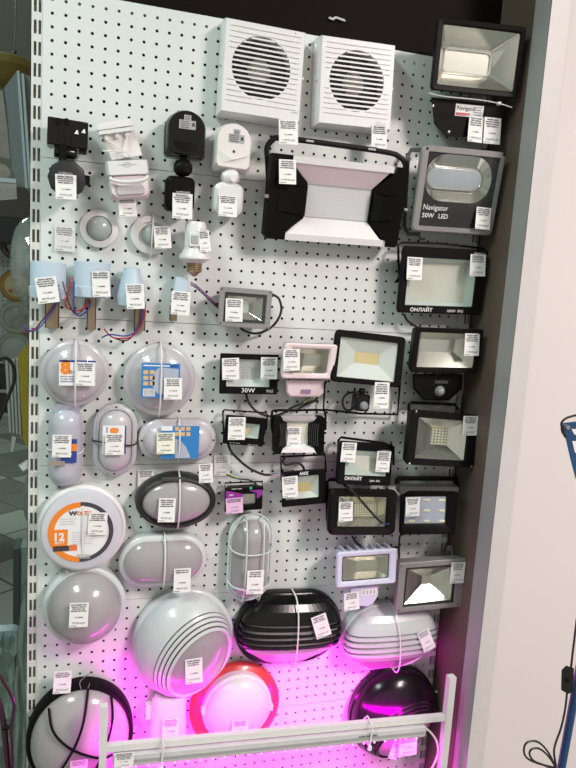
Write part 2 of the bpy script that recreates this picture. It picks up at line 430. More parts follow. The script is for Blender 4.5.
# ------------------------------------------------------------------ floodlights
FG = 'floodlights on the rack'
def bezel(it, win, m, ft=.022, r=.008, bev=.002, wy=.004, seg=5, wr=None, name='front_frame', fb=0):
    """frame around the window: outer side, front face, and the lip that goes into the window"""
    cx, cz, ww, wh = win; D = it.D; wr = r * .5 if wr is None else wr
    k = min(.016, ft * .5)
    MB().loft([rr(it.w - k, it.h - k * .7, r, -D + ft, seg=seg), rr(it.w - .001, it.h - .001, r, -D + bev + .004, seg=seg), rr(it.w, it.h, r, -D + bev, seg=seg), rr(it.w - 2 * bev, it.h - 2 * bev, r, -D, seg=seg),
               rr(ww + .002 + fb, wh + .002 + fb, wr, -D + (fb * .3), cx, cz, seg), rr(ww, wh, wr, -D + wy + fb * .3, cx, cz, seg), rr(ww, wh, wr, -D + wy + .004, cx, cz, seg)], False, False).build(name, m, item=it, sharp=28)
def backbody(it, m, ft=.022, sc=.8, fins=9, y1=None):
    D = it.D; y1 = -.004 if y1 is None else y1
    w, h = it.w, it.h
    mb = MB().loft([rr(w * .88, h * .88, .006, -D + ft), rr(w * (sc - .04), h * sc, .006, -D + ft + .012), rr(w * (sc - .04) * .9, h * sc * .9, .006, (-D + ft) * .45)], False, True)
    for i in range(fins):
        x = -w * sc * .4 + w * sc * .8 * i / (fins - 1)
        mb.box(x - .001, x + .001, (-D + ft) * .46, (-D + ft) * .12, -h * sc * .42, h * sc * .42)
    mb.build('rear_housing', m, item=it)
def reflector(it, win, led, m, depth=.02, wy=.006, wr=.003, lr=.001, hip=True):
    cx, cz, ww, wh = win; lx, lz, lw, lh = led; D = it.D
    MB().loft([rr(ww, wh, wr, -D + wy, cx, cz, 3), rr(lw, lh, lr, -D + wy + depth, lx, lz, 3)], False, False).build('reflector', m, item=it, sharp=12)
def ledplate(it, led, m, y, nx=0, nz=0, cm=None, fx=.55, fz=.55, name='led_array'):
    lx, lz, lw, lh = led
    o = MB().box(lx - lw / 2 - .002, lx + lw / 2 + .002, y, y + .002, lz - lh / 2 - .002, lz + lh / 2 + .002).build('led_board', m, item=it)
    if nx:
        mb = MB(); px, pz = lw / nx, lh / nz
        for i in range(nx):
            for j in range(nz):
                x = lx - lw / 2 + px * (i + .5); z = lz - lh / 2 + pz * (j + .5)
                mb.box(x - px * fx / 2, x + px * fx / 2, y - .0008, y, z - pz * fz / 2, z + pz * fz / 2)
        mb.build(name, cm, o)
    return o
def glass(it, win, y=.005, m=None):
    cx, cz, ww, wh = win
    MB().box(cx - ww / 2, cx + ww / 2, -it.D + y, -it.D + y + .001, cz - wh / 2, cz + wh / 2).build('glass_pane', m or GLASS, item=it)
def led_depth(it, q, y):
    return it.rect(q, y)
def bracket(it, pts, m=None, w=.010, t=.0018, name='mounting_bracket'):
    """flat bar through (px,py,depth) points"""
    P = [it.inv @ at(*p) for p in pts]
    return MB().tube(P, w * .55, n=4, sub=0, flat=t).build(name, m or BLACKM, item=it, sharp=20)
def screws(it, pts, m=STEEL, r=.003, y=None):
    for p in pts:
        c = it.loc(p[0], p[1]); MB().lathe([(r, -.001), (r, .0008), (r * .6, .0014), (.0002, .0014)], (c.x, -it.D, c.z), n=12).build('screw', m, item=it)
def mount(it, m=None, z=None, w=.02):
    """short arm from the body back to the board"""
    z = 0 if z is None else z
    MB().box(-w, w, -it.D * .5, .0, z - .012, z + .012).build('hanging_clip', m or BLACKM, item=it)
def floods():
    # F1 big black halogen flood, top right
    it = item('floodlight', 'large black floodlight with chrome reflector at the top right corner, tied with a clear strap', 'floodlight',
              ((439.8, 15.8), (526.5, 27), (518, 98.5), (430.5, 90)), .115, D=.09, group=FG)
    W = it.rect(((444.6, 23.5), (522, 33.3), (513.3, 91.3), (438.2, 83.8))); W = (W[0], W[1], W[2], W[3])
    bezel(it, W, BLACKM, ft=.03, r=.008, fb=.004); backbody(it, BLACKM, .03, .82)
    L = it.rect(((445.5, 48), (492.5, 52.5), (489.5, 76), (442, 72)), -it.D + .035)
    reflector(it, W, L, CHROME, .034, wr=.004, lr=.008)
    o = MB().cbox(L[2] + .002, L[3] + .002, .010, -it.D + .046, -it.D + .040, L[0], L[1]).build('lamp_chamber', SATIN, item=it)
    MB().tube([p for p in rr(L[2] * .98, L[3] * .96, .009, -it.D + .037, L[0], L[1])], .0014, sub=0, closed=True).build('bright_rim', WHITE, o)
    # deflector fins at the right side
    c = it.loc(503, 62, -it.D + .02)
    MB().loft([[c + V(p) for p in ((-.022, .016, .020), (.014, -.004, .03), (.016, .002, -.03), (-.014, .016, -.016))], [c + V(p) for p in ((-.021, .018, .020), (.015, -.002, .03), (.017, .004, -.03), (-.013, .018, -.016))]]).build('side_deflector', CHROME, item=it, sharp=10)
    glass(it, W)
    b = it.rect(((431, 97), (505, 107), (498, 136), (438, 131)), -.05)
    hb = MB().loft([[it.loc(*p, y) for p in ((431, 97), (505, 106), (503, 120), (494, 137), (446, 137), (434, 124))] for y in (-.004, -.05, -.062)])
    hb.build('driver_box', BLACKM, item=it)
    screws(it, [(433, 106), (449, 132)], r=.003)
    st = it.rect(((456, 103), (484, 106.5), (483, 118.5), (455, 115.5)), -.0635)
    o = MB().cbox(st[2], st[3], .001, -.0625, -.0633, st[0], st[1], bev=.0003).build('maker_sticker', PAPER, item=it)
    a = math.atan2(-.0, 1)
    MB().text('Navigator', st[0] - st[2] * .46, st[1] + st[3] * .02, -.0636, st[3] * .48, bold=.012, sx=.95).build('sticker_lettering', INK, o)
    t = MB().box(st[0] - st[2] * .47, st[0] + st[2] * .02, -.0637, -.0634, st[1] - st[3] * .34, st[1] - st[3] * .22)
    t.box(st[0] - st[2] * .47, st[0] - st[2] * .1, -.0637, -.0634, st[1] - st[3] * .44, st[1] - st[3] * .38).build('sticker_red_bar', REDPR, o)
    t = MB(); 
    for k in range(4): bars(t, st[0] + st[2] * .12, st[0] + st[2] * .45, st[1] + st[3] * (.28 - .2 * k), st[3] * .07, -.0636)
    t.build('sticker_small_print', INK, o)
    wire(it, [(429, 93, .10), (445, 96.5, .118), (480, 100, .122), (499, 103.5, .12), (512, 107.5, .118)], .0012, clear('milky_tie', milky=.75, gl=.1), 'clear_strap')
    c = it.loc(499, 103.5, -.094); MB().box(c.x - .003, c.x + .003, -.098, -.090, c.z - .003, c.z + .003).build('strap_head', TIE, item=it)
    # F2 grey Navigator flood
    it = item('floodlight', 'large grey floodlight with an oval reflector window and white lettering on black', 'floodlight',
              ((423, 144.4), (507.3, 152.5), (491.7, 236), (411.5, 231)), .085, D=.06, group=FG)
    cx, cz, ww, wh = it.rect(((428.8, 151.7), (500.5, 158), (489, 230), (419.8, 225.6)))
    bezel(it, (cx, cz, ww, wh), GREY, ft=.028, r=.012, bev=.003, wr=.002); backbody(it, GREY, .028, .84)
    o = MB().box(cx - ww / 2, cx + ww / 2, -it.D + .005, -it.D + .012, cz - wh / 2, cz + wh / 2)
    E = it.rect(((427, 153.8), (494, 157), (492, 204), (425.5, 201)))
    # face plate with an oval opening
    plate = MB().loft([rr(ww, wh, .002, -it.D + .004, cx, cz, 8), rr(E[2], E[3], E[3] * .46, -it.D + .004, E[0], E[1], 8), rr(E[2], E[3], E[3] * .46, -it.D + .009, E[0], E[1], 8)], False, False).build('black_face_plate', BLACKG, item=it, sharp=30)
    L = it.rect(((427.5, 167.5), (480.5, 170.5), (480, 190), (427, 187.5)), -it.D + .022)
    MB().loft([rr(E[2], E[3], E[3] * .46, -it.D + .008, E[0], E[1], 8), rr(L[2] + .004, L[3] + .004, L[3] * .5, -it.D + .024, L[0], L[1], 8)], False, False).build('reflector', CHROME, item=it)
    o = MB().loft([rr(L[2] + .004, L[3] + .004, L[3] * .5, -it.D + .026, L[0], L[1]), rr(L[2], L[3], L[3] * .48, -it.D + .018, L[0], L[1]), rr(L[2] - .006, L[3] - .006, L[3] * .4, -it.D + .017, L[0], L[1])]).build('led_module', mat('led_module_lens', (.50, .52, .58), .2, coat=.4), item=it)
    MB().tube(rr(L[2] + .002, L[3] + .002, L[3] * .5, -it.D + .0185, L[0], L[1]), .0012, sub=0, closed=True).build('module_rim', CHROME, o)
    glass(it, (cx, cz, ww, wh), .003)
    T = it.rect(((424, 204), (450.5, 205.5), (449, 212), (423, 210.5)))
    mb = MB().text('Navigator', T[0] - T[2] / 2, T[1] - T[3] * .35, -it.D + .0022, T[3] * 1.2, sx=.9)
    mb.text('50W', T[0] - T[2] / 2, T[1] - T[3] * 1.55, -it.D + .0022, T[3] * 1.0, bold=.01).text('LED', T[0] + T[2] * .12, T[1] - T[3] * 1.55, -it.D + .0022, T[3] * 1.0, bold=.01)
    mb.build('white_lettering', WHITEPR, item=it)
    screws(it, [(427.5, 148.5), (504, 155)], BLACKM, .0028)
    bracket(it, [(424, 150, .03), (411, 150, .03), (408, 156, .03), (404, 226, .03), (408, 234, .03), (420, 234, .03)], DGREY, .012)
    bracket(it, [(419, 236, .02), (420, 239, .02), (425, 239, .02)], DGREY, .006, name='bracket_foot')
    # G very large flood with white wings
    q = ((272.5, 152.8), (410, 168.5), (396.5, 247.5), (264.5, 238.5))
    it = item('floodlight', 'very large black and white floodlight with a wide carrying handle, below the two fans', 'floodlight', q, .075, D=.055, group=FG)
    w, h, D = it.w, it.h, it.D
    L = it.rect(((308, 184.5), (370.5, 190), (366.5, 221), (304.5, 216.5)), -D + .028)
    lx, lz, lw, lh = L; f = -D; y2 = -D + .028
    def uv(a, b, y): return V((a * w, y, b * h))
    # top and bottom white bars with sloping panels
    for s in (1, -1):
        MB().loft([[V((x, y, s * h * .5)) for x, y in ((-w * .355, f), (w * .40, f))] + [V((x, y, s * h * .42)) for x, y in ((w * .40, f), (-w * .355, f))],
                   [V((x, y, s * h * .5)) for x, y in ((-w * .355, f + .03), (w * .40, f + .03))] + [V((x, y, s * h * .42)) for x, y in ((w * .40, f + .03), (-w * .355, f + .03))]]).build('white_rail', WHITE, item=it)
        a = [V((-w * .355, f + .002, s * h * .42)), V((w * .36, f + .002, s * h * .42)), V((lx + lw / 2, y2, lz + s * lh / 2)), V((lx - lw / 2, y2, lz + s * lh / 2))]
        MB().loft([a, [p + V((0, .002, 0)) for p in a]]).build('sloping_reflector_panel', PINKW if s > 0 else WHITE, item=it, sharp=10)
    for s in (-1, 1):
        xo = s * w * .5; xi = lx + s * lw / 2; xt = -w * .355 if s < 0 else w * .385; xm = s * w * .5 * .80
        out = [V((xo, 0, h * .46)), V((xo - s * .006, 0, h * .5)), V((xt, 0, h * .5)), V((xt, 0, h * .40)), V((xi + s * .004, 0, lz + lh * .56)), V((xi + s * .002, 0, lz)), V((xi + s * .004, 0, lz - lh * .56)), V((xt, 0, -h * .40)), V((xt, 0, -h * .5)), V((xo - s * .006, 0, -h * .5)), V((xo, 0, -h * .46))]
        ys = [0, 0, 0, 0, .022, .024, .022, 0, 0, 0, 0]
        MB().loft([[V((p.x, f + .03, p.z)) for p in out], [V((p.x, f + y, p.z)) for p, y in zip(out, ys)]]).build('black_wing', BLACK, item=it, sharp=15)
        # raised grip blocks on the wing
        a = [V((s * w * .44, 0, lz + lh * .38)), V((xi + s * .006, 0, lz + lh * .46)), V((xi + s * .006, 0, lz - lh * .46)), V((s * w * .44, 0, lz - lh * .38))]
        MB().loft([[V((p.x, f + .01, p.z)) for p in a], [V((p.x * .985, f - .001 + (.018 if i in (1, 2) else 0), p.z * .95)) for i, p in enumerate(a)]]).build('wing_block', BLACK, item=it, sharp=15)
    ledplate(it, L, mat('fine_led_grid', (.66, .68, .72), .35, noise=.02), y2, 22, 12, LEDW, .6, .5)
    t = MB().tube([V((lx + sx * (lw / 2 + .001), y2 - .001, lz + sz * (lh / 2 + .001))) for sx, sz in ((-1, 1), (1, 1), (1, -1), (-1, -1))], .0012, sub=0, closed=True, n=4).build('module_rim', LGREY, item=it)
    MB().loft([rr(w * .93, h * .93, .008, -D + .03), rr(w * .8, h * .8, .008, -.012), rr(w * .7, h * .7, .008, -.004)]).build('rear_housing', BLACKM, item=it)
    P = [(269, 190, .055), (267.5, 160, .055), (267, 148, .055), (272, 140.5, .055), (281, 138, .055), (330, 144, .055), (385, 152, .055), (398, 156, .055), (404, 162, .055), (405, 172, .055), (401, 205, .055)]
    MB().tube([it.inv @ at(*p) for p in P], .0062, n=8, sub=4, flat=.0025).build('carrying_handle', BLACKM, item=it)
    s_ = MB()
    for a, b in (((306, 140.6), (313, 141.6)), ((368, 148.8), (375, 149.8))):
        c, d = it.loc(*a, -.055), it.loc(*b, -.055); s_.tube([V((c.x, -.0578, c.z)), V((d.x, -.0578, d.z))], .0022, sub=0)
    s_.build('handle_slot', GREYPR, item=it)
    for px, py in ((266.5, 196), (405.5, 210)):
        c = it.loc(px, py, -.05); MB().lathe([(.004, -.004), (.004, .004), (.0001, .005)], (c.x, c.y, c.z), (-1 if px < 300 else 1, 0, 0), n=10).build('screw', STEEL, item=it)
    # H 100W flood
    it = item('floodlight', 'square black 100W floodlight with pale mint reflector and two price tags', 'floodlight',
              ((404.3, 245.7), (488.5, 250.5), (480.8, 315), (396.9, 312.5)), .06, D=.04, group=FG)
    W = it.rect(((409.5, 257.5), (477.5, 260.5), (474, 307.5), (405.8, 304.5)))
    bezel(it, W, BLACKM, ft=.02, r=.005, wr=.002); backbody(it, BLACKM, .02, .85)
    L = it.rect(((411, 262), (466, 264.5), (463.5, 302.5), (408, 300.5)), -it.D + .022)
    reflector(it, W, L, MINT, .016)
    ledplate(it, L, LEDW, -it.D + .0225, 20, 15, LEDYW, .3, .4); glass(it, W)
    T = it.rect(((410, 307), (434, 308), (434, 312), (410, 311)))
    mb = MB().text('ОНЛАЙТ', T[0] - T[2] / 2, T[1] - T[3] * .5, -it.D - .0003, T[3] * 1.25, bold=.02, sx=1.15)
    T = it.rect(((446.5, 309), (468, 309.8), (468, 313), (446.5, 312)))
    mb.text('100W  IP65', T[0] - T[2] / 2, T[1] - T[3] * .5, -it.D - .0003, T[3] * 1.25)
    mb.build('white_lettering', WHITEPR, item=it)
    bracket(it, [(399.5, 281, .035), (398, 245, .035), (402, 242.5, .035), (440, 243.5, .035), (484, 248.5, .035)], w=.006)
    bracket(it, [(396.5, 282, .035), (399, 278, .035)], w=.008, name='bracket_knob')
    wire(it, [(404, 314, .03), (407, 320, .03), (415, 326, .03), (422, 329, .02)], .0028, RUB)
    # I flood with motion sensor
    it = item('floodlight', 'black floodlight with grey reflector and round motion sensor box underneath', 'floodlight',
              ((415.8, 326.8), (484.8, 330), (477.5, 373.2), (410.5, 372.8)), .085, D=.06, group=FG)
    W = it.rect(((421.8, 332.2), (479, 335), (473, 369), (417.2, 366.9)))
    bezel(it, W, BLACKM, ft=.03, r=.006, wr=.004, fb=.003); backbody(it, BLACKM, .03, .82)
    L = it.rect(((421, 339), (455, 340.5), (454.5, 352), (420, 352)), -it.D + .03)
    reflector(it, W, L, SATIN, .026, wr=.004)
    MB().cbox(L[2] + .003, L[3] + .003, .003, -it.D + .040, -it.D + .0315, L[0], L[1]).build('led_chamber', CHROME, item=it); glass(it, W)
    y = -.04
    sb = MB().loft([[it.loc(*p, yy) for p in ((412.5, 374), (463, 374), (462, 389), (449, 400.5), (424, 400.5), (413, 389))] for yy in (-.005, y + .006)] + [[it.loc(*p, y) for p in ((414.5, 375), (461, 375), (460, 388), (448, 399), (425, 399), (415, 388))]]).build('sensor_box', BLACKM, item=it)
    c = it.loc(439.4, 391, y); MB().lathe([(.013, 0), (.012, .004), (.0105, .0045), (.0095, .009), (.006, .0125), (.0001, .014)], (c.x, y, c.z), n=24).build('sensor_lens', mat('grey_sensor_lens', (.26, .27, .28), .3, coat=.3), sb)
    T = it.rect(((435, 380.5), (448, 380.5), (448, 383.5), (435, 383.5)), y)
    MB().box(T[0] - T[2] / 2, T[0] + T[2] / 2, y - .0003, y, T[1] - T[3] / 2, T[1] + T[3] / 2).build('sensor_mark', DGREY, sb)
    bracket(it, [(463, 375, .02), (462, 392, .02), (459.5, 404, .02), (448, 404, .02)], STEEL, .007)
    # J 25-LED flood
    it = item('floodlight', 'square black floodlight with mirror reflector around a block of small yellow LEDs', 'floodlight',
              ((412.2, 408.5), (479.8, 415.5), (474.3, 467.5), (406.3, 465)), .085, D=.062, group=FG)
    W = it.rect(((420, 418.1), (468.5, 421), (465.8, 460.8), (415.8, 458.5)))
    bezel(it, W, BLACKM, ft=.03, r=.006, wr=.002, fb=.003); backbody(it, BLACKM, .03, .85)
    L = it.rect(((431.5, 428), (447.5, 428.5), (447, 445.5), (430.5, 444.5)), -it.D + .032)
    reflector(it, W, L, CHROME, .026, wr=.002); ledplate(it, L, LEDG, -it.D + .0325, 5, 6, LEDY, .5, .5); glass(it, W)
    screws(it, [(416.5, 411.5), (409.5, 464), (471.5, 466.5)], STEEL, .0026)
    bracket(it, [(408, 430, .03), (409, 404, .03), (412, 402.5, .03), (455, 404.5, .03), (458, 409, .03)], w=.009)
    # K white reflector flood with ball sensor
    it = item('floodlight', 'black floodlight with white reflector, warm LED block and small ball sensor hanging below', 'floodlight',
              ((335.6, 328.8), (407, 337.5), (400.5, 388), (331, 381.2)), .075, D=.05, group=FG)
    W = it.rect(((342, 336.4), (399.8, 344), (394.3, 382.2), (336.6, 376)))
    bezel(it, W, BLACK, ft=.022, r=.010, bev=.003, wr=.001); backbody(it, BLACK, .022, .82)
    L = it.rect(((355, 352), (379.3, 353.4), (378.2, 365.5), (353.8, 362.5)), -it.D + .024)
    reflector(it, W, L, MATTE, .018, wr=.001)
    ledplate(it, L, LEDYW, -it.D + .0245, 12, 8, mat('led_warm_dot', (.70, .52, .20), .4), .4, .4); glass(it, W)
    y = -.035
    sb = MB().loft([rr(.036, .040, .008, yy, *it.rect(((354.5, 392), (373, 393.5), (372, 414), (353.5, 412)), y)[:2]) for yy in (-.008, y + .004)] + [rr(.030, .034, .007, y, *it.rect(((354.5, 392), (373, 393.5), (372, 414), (353.5, 412)), y)[:2])]).build('sensor_head', BLACKG, item=it)
    c = it.loc(363.9, 405.8, y); MB().lathe([(.0105, 0), (.010, .003), (.007, .0065), (.0001, .008)], (c.x, y, c.z), n=24).build('sensor_lens', mat('grey_sensor_lens', (.26, .27, .28), .3), sb)
    c = it.loc(362, 391, -.03); MB().lathe([(.006, -.006), (.007, 0), (.006, .006)], (c.x, -.03, c.z), (1, 0, 0), n=14).build('sensor_joint', BLACK, item=it)
    bracket(it, [(326.5, 381, .03), (324.5, 384, .02), (323.5, 409.5, .02), (360, 413.5, .015), (397.5, 414.5, .02), (399.5, 389, .02), (400, 380, .03)], w=.006)
    wire(it, [(355, 392, .03), (347, 394, .04), (342.5, 401, .04), (345, 409, .035), (351.5, 409.5, .03), (353.5, 398, .025), (355, 388, .02)], .0026, RUB, 'sensor_cable')
    # L pinkish white flood
    it = item('floodlight', 'pinkish white floodlight with grey reflector and ribbed box beneath, beside the 30W one', 'floodlight',
              ((285.6, 342.8), (338.9, 345.2), (333, 379.4), (281.6, 379.2)), .085, D=.06, group=FG)
    W = it.rect(((294.5, 348.5), (330.9, 350.2), (326.8, 374), (289, 373.4)))
    bezel(it, W, PINKW, ft=.032, r=.006, bev=.003, wr=.004, fb=.004); backbody(it, PINKW, .032, .82)
    L = it.rect(((305, 354), (322, 354.5), (320, 366), (303, 366)), -it.D + .03); reflector(it, W, L, SATIN, .026, wr=.004)
    MB().cbox(L[2] + .002, L[3] + .002, .002, -it.D + .038, -it.D + .0315, L[0], L[1]).build('led_chamber', CHROME, item=it); glass(it, W)
    bx = [[it.loc(*p, yy) for p in ((286, 380), (324, 380), (323.5, 393), (319, 397), (290, 397), (286.5, 393))] for yy in (-.004, -.034)]
    bx.append([it.loc(*p, -.038) for p in ((287.5, 381), (322.5, 381), (322, 392), (318.5, 395.5), (291, 395.5), (288, 392))])
    o = MB().loft(bx).build('junction_box', PINKW, item=it)
    mb = MB()
    for k in range(9):
        c = it.loc(294 + k * 2.9, 383, -.038); mb.box(c.x - .0009, c.x + .0009, -.0392, -.038, c.z - .005, c.z + .005)
    mb.build('box_ribs', PINKW, o)
    T = it.rect(((300.5, 389.5), (310.5, 389.5), (310.5, 394), (300.5, 394)), -.038)
    MB().box(T[0] - T[2] / 2, T[0] + T[2] / 2, -.0386, -.038, T[1] - T[3] / 2, T[1] + T[3] / 2).build('small_sticker', mat('mauve_print', (.35, .22, .38), .5), o)
    wire(it, [(318, 397, .03), (313, 402, .025), (305, 405, .02), (298, 409, .02)], .0022, RUB)
    # M 30W
    it = item('floodlight', 'slim black 30W floodlight with two price tags over its corners', 'floodlight',
              ((220.3, 353), (278.9, 355), (277.5, 394.6), (219.5, 393.6)), .045, D=.03, group=FG)
    W = it.rect(((227.6, 359), (270.8, 360.5), (269.8, 387.4), (226.4, 386.3)))
    bezel(it, W, BLACK, ft=.018, r=.002, wr=.001); backbody(it, BLACKM, .018, .86)
    L = it.rect(((238.5, 367.2), (260.5, 367.8), (260, 379.4), (238.5, 378.8)), -it.D + .018); reflector(it, W, L, MATTE, .012, wr=.001)
    ledplate(it, L, LEDP, -it.D + .0185, 5, 4, LEDY, .4, .45); glass(it, W)
    T = it.rect(((241.5, 388), (254.5, 388), (254.5, 393), (241.5, 393)))
    MB().text('30W', T[0], T[1] - T[3] * .4, -it.D - .0003, T[3] * 1.25, 'CENTER', sx=1.1).build('white_lettering', WHITEPR, item=it)
    T = it.rect(((264.5, 389.5), (275, 389.5), (275, 393), (264.5, 393)))
    MB().text('IP65', T[0], T[1] - T[3] * .4, -it.D - .0003, T[3] * 1.2, 'CENTER').build('grey_lettering', GREYPR, item=it)
    wire(it, [(246, 394, .02), (248.5, 402, .025), (256, 411, .028), (268, 416, .028), (281, 414, .028), (291, 408, .028), (300, 404.5, .028), (309, 402, .026), (318, 400.8, .02)], .0028, RUB)
    wire(it, [(300, 404.5, .028), (305, 400, .03), (310, 397.5, .03)], .0009, BROWN, 'bare_wire'); wire(it, [(302, 404, .028), (308, 400, .032), (313, 396.5, .03)], .0009, mat('yellow_green_wire', (.45, .50, .08), .4), 'bare_wire')
    # N small grey flood
    it = item('floodlight', 'small grey floodlight with a black cable loop, above the 30W one', 'floodlight',
              ((219.8, 286.9), (273, 290.3), (269.3, 330), (217.7, 325.5)), .06, D=.04, group=FG)
    W = it.rect(((225, 292.2), (267.2, 295.4), (264.3, 324), (223.6, 321.4)))
    bezel(it, W, GREY, ft=.03, r=.003, bev=.001, wr=.001); backbody(it, GREY, .03, .85)
    cx, cz, ww, wh = W; B = .0065
    MB().loft([rr(ww, wh, .001, -it.D + .005, cx, cz), rr(ww - 2 * B, wh - 2 * B, .001, -it.D + .005, cx, cz), rr(ww - 2 * B, wh - 2 * B, .001, -it.D + .007, cx, cz)], False, False).build('black_inner_border', BLACKG, item=it)
    L = it.rect(((239, 303), (249, 303.5), (248.5, 312.5), (238.5, 312)), -it.D + .024); reflector(it, (cx, cz, ww - 2 * B, wh - 2 * B), L, CHROME, .018, wr=.001, wy=.007)
    ledplate(it, L, MINT, -it.D + .0255); glass(it, W, .003)
    screws(it, [(222, 289), (270.5, 292.5), (220.3, 323), (267, 328)], DGREY, .0018)
    wire(it, [(272, 294, .03), (279, 299, .03), (281.3, 310, .03), (277, 321, .03), (268, 329.5, .025), (255, 333.5, .02), (243, 330, .02), (240, 326, .015)], .0027, RUB)
    # O small black flood 10W
    it = item('floodlight', 'small black floodlight with tag over its left half, below the 30W one', 'floodlight',
              ((226.4, 415.2), (267.5, 418), (263, 447.5), (222.6, 443.4)), .05, D=.034, group=FG)
    W = it.rect(((233.5, 422), (260.8, 425.8), (258.3, 439.8), (231, 436.5)))
    bezel(it, W, BLACK, ft=.02, r=.004, wr=.001, fb=.003); backbody(it, BLACKM, .02, .85)
    L = it.rect(((242, 427), (250, 428), (249.5, 434), (241.5, 433.5)), -it.D + .016); reflector(it, W, L, MINT, .01, wr=.001); ledplate(it, L, LEDYW, -it.D + .0165); glass(it, W)
    bracket(it, [(223.8, 440, .02), (222.8, 411.5, .02), (224, 409.8, .02), (265, 412.8, .02), (267.5, 414.5, .02), (266, 430, .02)], w=.004)
    t = MB(); T = it.rect(((228, 441.5), (242, 443), (242, 445), (228, 443.5))); bars(t, T[0] - T[2] / 2, T[0] + T[2] / 2, T[1], .0014, -it.D - .0003)
    T = it.rect(((247, 443.5), (259, 445), (259, 447), (247, 445.5))); bars(t, T[0] - T[2] / 2, T[0] + T[2] / 2, T[1], .0014, -it.D - .0003); t.build('small_lettering', GREYPR, item=it)
    wire(it, [(228, 444, .02), (231, 451, .03), (238, 459, .032), (249, 468, .032), (262, 474, .032), (270, 475, .034)], .003, RUB)
    wire(it, [(268, 475, .034), (276, 473.5, .045), (284, 475.5, .055)], .0009, BLUE, 'blue_core'); wire(it, [(268, 475.5, .034), (276, 475.3, .045), (284, 477, .055)], .0009, RED, 'red_core')
    # P small winged flood
    it = item('floodlight', 'small black winged floodlight with bright silver rails, copy of the giant one', 'floodlight',
              ((273.2, 416.2), (325.2, 416.4), (323.8, 454), (274, 454)), .06, D=.042, group=FG)
    it.o['label'] = 'small black floodlight with curved wings and bright silver bars top and bottom'
    w, h, D = it.w, it.h, it.D; f = -D
    for s in (1, -1):
        a = [V((-w * .34, f + .004, s * h * .47)), V((w * .38, f + .004, s * h * .47)), V((w * .34, f + .010, s * h * .37)), V((-w * .30, f + .010, s * h * .37))]
        MB().loft([a, [p + V((0, .02, 0)) for p in a]]).build('silver_bar', mat('brushed_aluminium', (.80, .73, .75), .4, metal=.1), item=it, sharp=10)
        a = [V((-w * .30, f + .010, s * h * .37)), V((w * .34, f + .010, s * h * .37)), V((w * .18, f + .022, s * h * .28)), V((-w * .18, f + .022, s * h * .28))]
        MB().loft([a, [p + V((0, .002, 0)) for p in a]]).build('sloping_reflector_panel', MATTE, item=it, sharp=10)
    for s in (-1, 1):
        pl = [(.5, .44), (.46, .5), (.36, .5), (.30, .34), (.22, .24), (.20, 0), (.22, -.24), (.30, -.34), (.36, -.5), (.46, -.5), (.5, -.44)]
        yy = [0, 0, .002, .010, .018, .020, .018, .010, .002, 0, 0]
        MB().loft([[V((s * a * w, f + .026, b * h)) for a, b in pl], [V((s * a * w, f + y, b * h)) for (a, b), y in zip(pl, yy)]]).build('black_wing', BLACK, item=it, sharp=15)
        mb = MB()
        for k in range(5): mb.tube([V((s * w * (.24 + .035 * k), f + .012 - .0028 * k, h * .30)), V((s * w * (.22 + .035 * k), f + .010 - .0028 * k, 0)), V((s * w * (.24 + .035 * k), f + .012 - .0028 * k, -h * .30))], .0009, n=5, sub=4)
        mb.build('wing_grooves', DGREY, item=it)
    ledplate(it, (0, 0, w * .38, h * .56), LEDW, f + .022, 10, 8, LEDYW, .4, .4)
    MB().loft([rr(w * .92, h * .9, .004, f + .024), rr(w * .8, h * .8, .004, -.004)]).build('rear_housing', BLACKM, item=it)
    P = [(275, 440, .03), (272, 428, .03), (272, 414, .03), (275, 410.5, .03), (296, 410.4, .03), (320, 410, .03), (325, 413, .03), (325.5, 430, .03)]
    MB().tube([it.inv @ at(*p) for p in P], .0028, n=6, sub=4, flat=.0014).build('mounting_bracket', BLACKM, item=it)
    # Q
    it = item('floodlight', 'black floodlight with tall square bracket and cable loop above its warm LED window', 'floodlight',
              ((281.6, 472.3), (326.2, 469.5), (326, 503), (282.6, 508)), .055, D=.035, group=FG)
    W = it.rect(((285.5, 478.3), (320, 475.3), (318.7, 497.6), (287, 500.5)))
    bezel(it, W, BLACK, ft=.02, r=.003, wr=.001, fb=.002); backbody(it, BLACKM, .02, .85)
    L = it.rect(((298, 482.5), (311, 481.5), (310.5, 491), (298, 492)), -it.D + .02); reflector(it, W, L, MATTE, .014, wr=.001); ledplate(it, L, LEDYW, -it.D + .0205, 7, 1, mat('led_warm_dot', (.70, .52, .20), .4), .5, .9); glass(it, W)
    bracket(it, [(281.5, 480, .025), (280.8, 456.8, .025), (325, 454.5, .025), (326, 472, .025)], w=.006)
    T = it.rect(((299, 472), (309, 471.5), (309, 475), (299, 475.5)))
    MB().text('30W', T[0], T[1] + T[3] * .5, -it.D - .0003, T[3] * 1.3, 'CENTER', bold=.02, rot=PI).build('white_lettering', WHITEPR, item=it)
    wire(it, [(286, 456, .028), (283, 461, .03), (286, 465, .032), (295, 463, .032), (301, 464.5, .032), (304, 469, .03), (304, 472, .025)], .0028, RUB)
    # R magenta sticker
    it = item('floodlight', 'small black floodlight with a purple front sticker and pink price tag', 'floodlight',
              ((225.2, 487), (262.8, 487.9), (262.7, 508), (224.8, 514)), .045, D=.03, group=FG)
    W = it.rect(((243, 494.5), (256.5, 494.5), (256.3, 504.5), (243, 505.5)))
    bezel(it, W, BLACK, ft=.018, r=.002, wr=.001, fb=.001); backbody(it, BLACKM, .018, .85)
    MB().box(W[0] - W[2] / 2, W[0] + W[2] / 2, -it.D + .009, -it.D + .011, W[1] - W[3] / 2, W[1] + W[3] / 2).build('reflector', SATIN, item=it); glass(it, W)
    y = -it.D - .0006
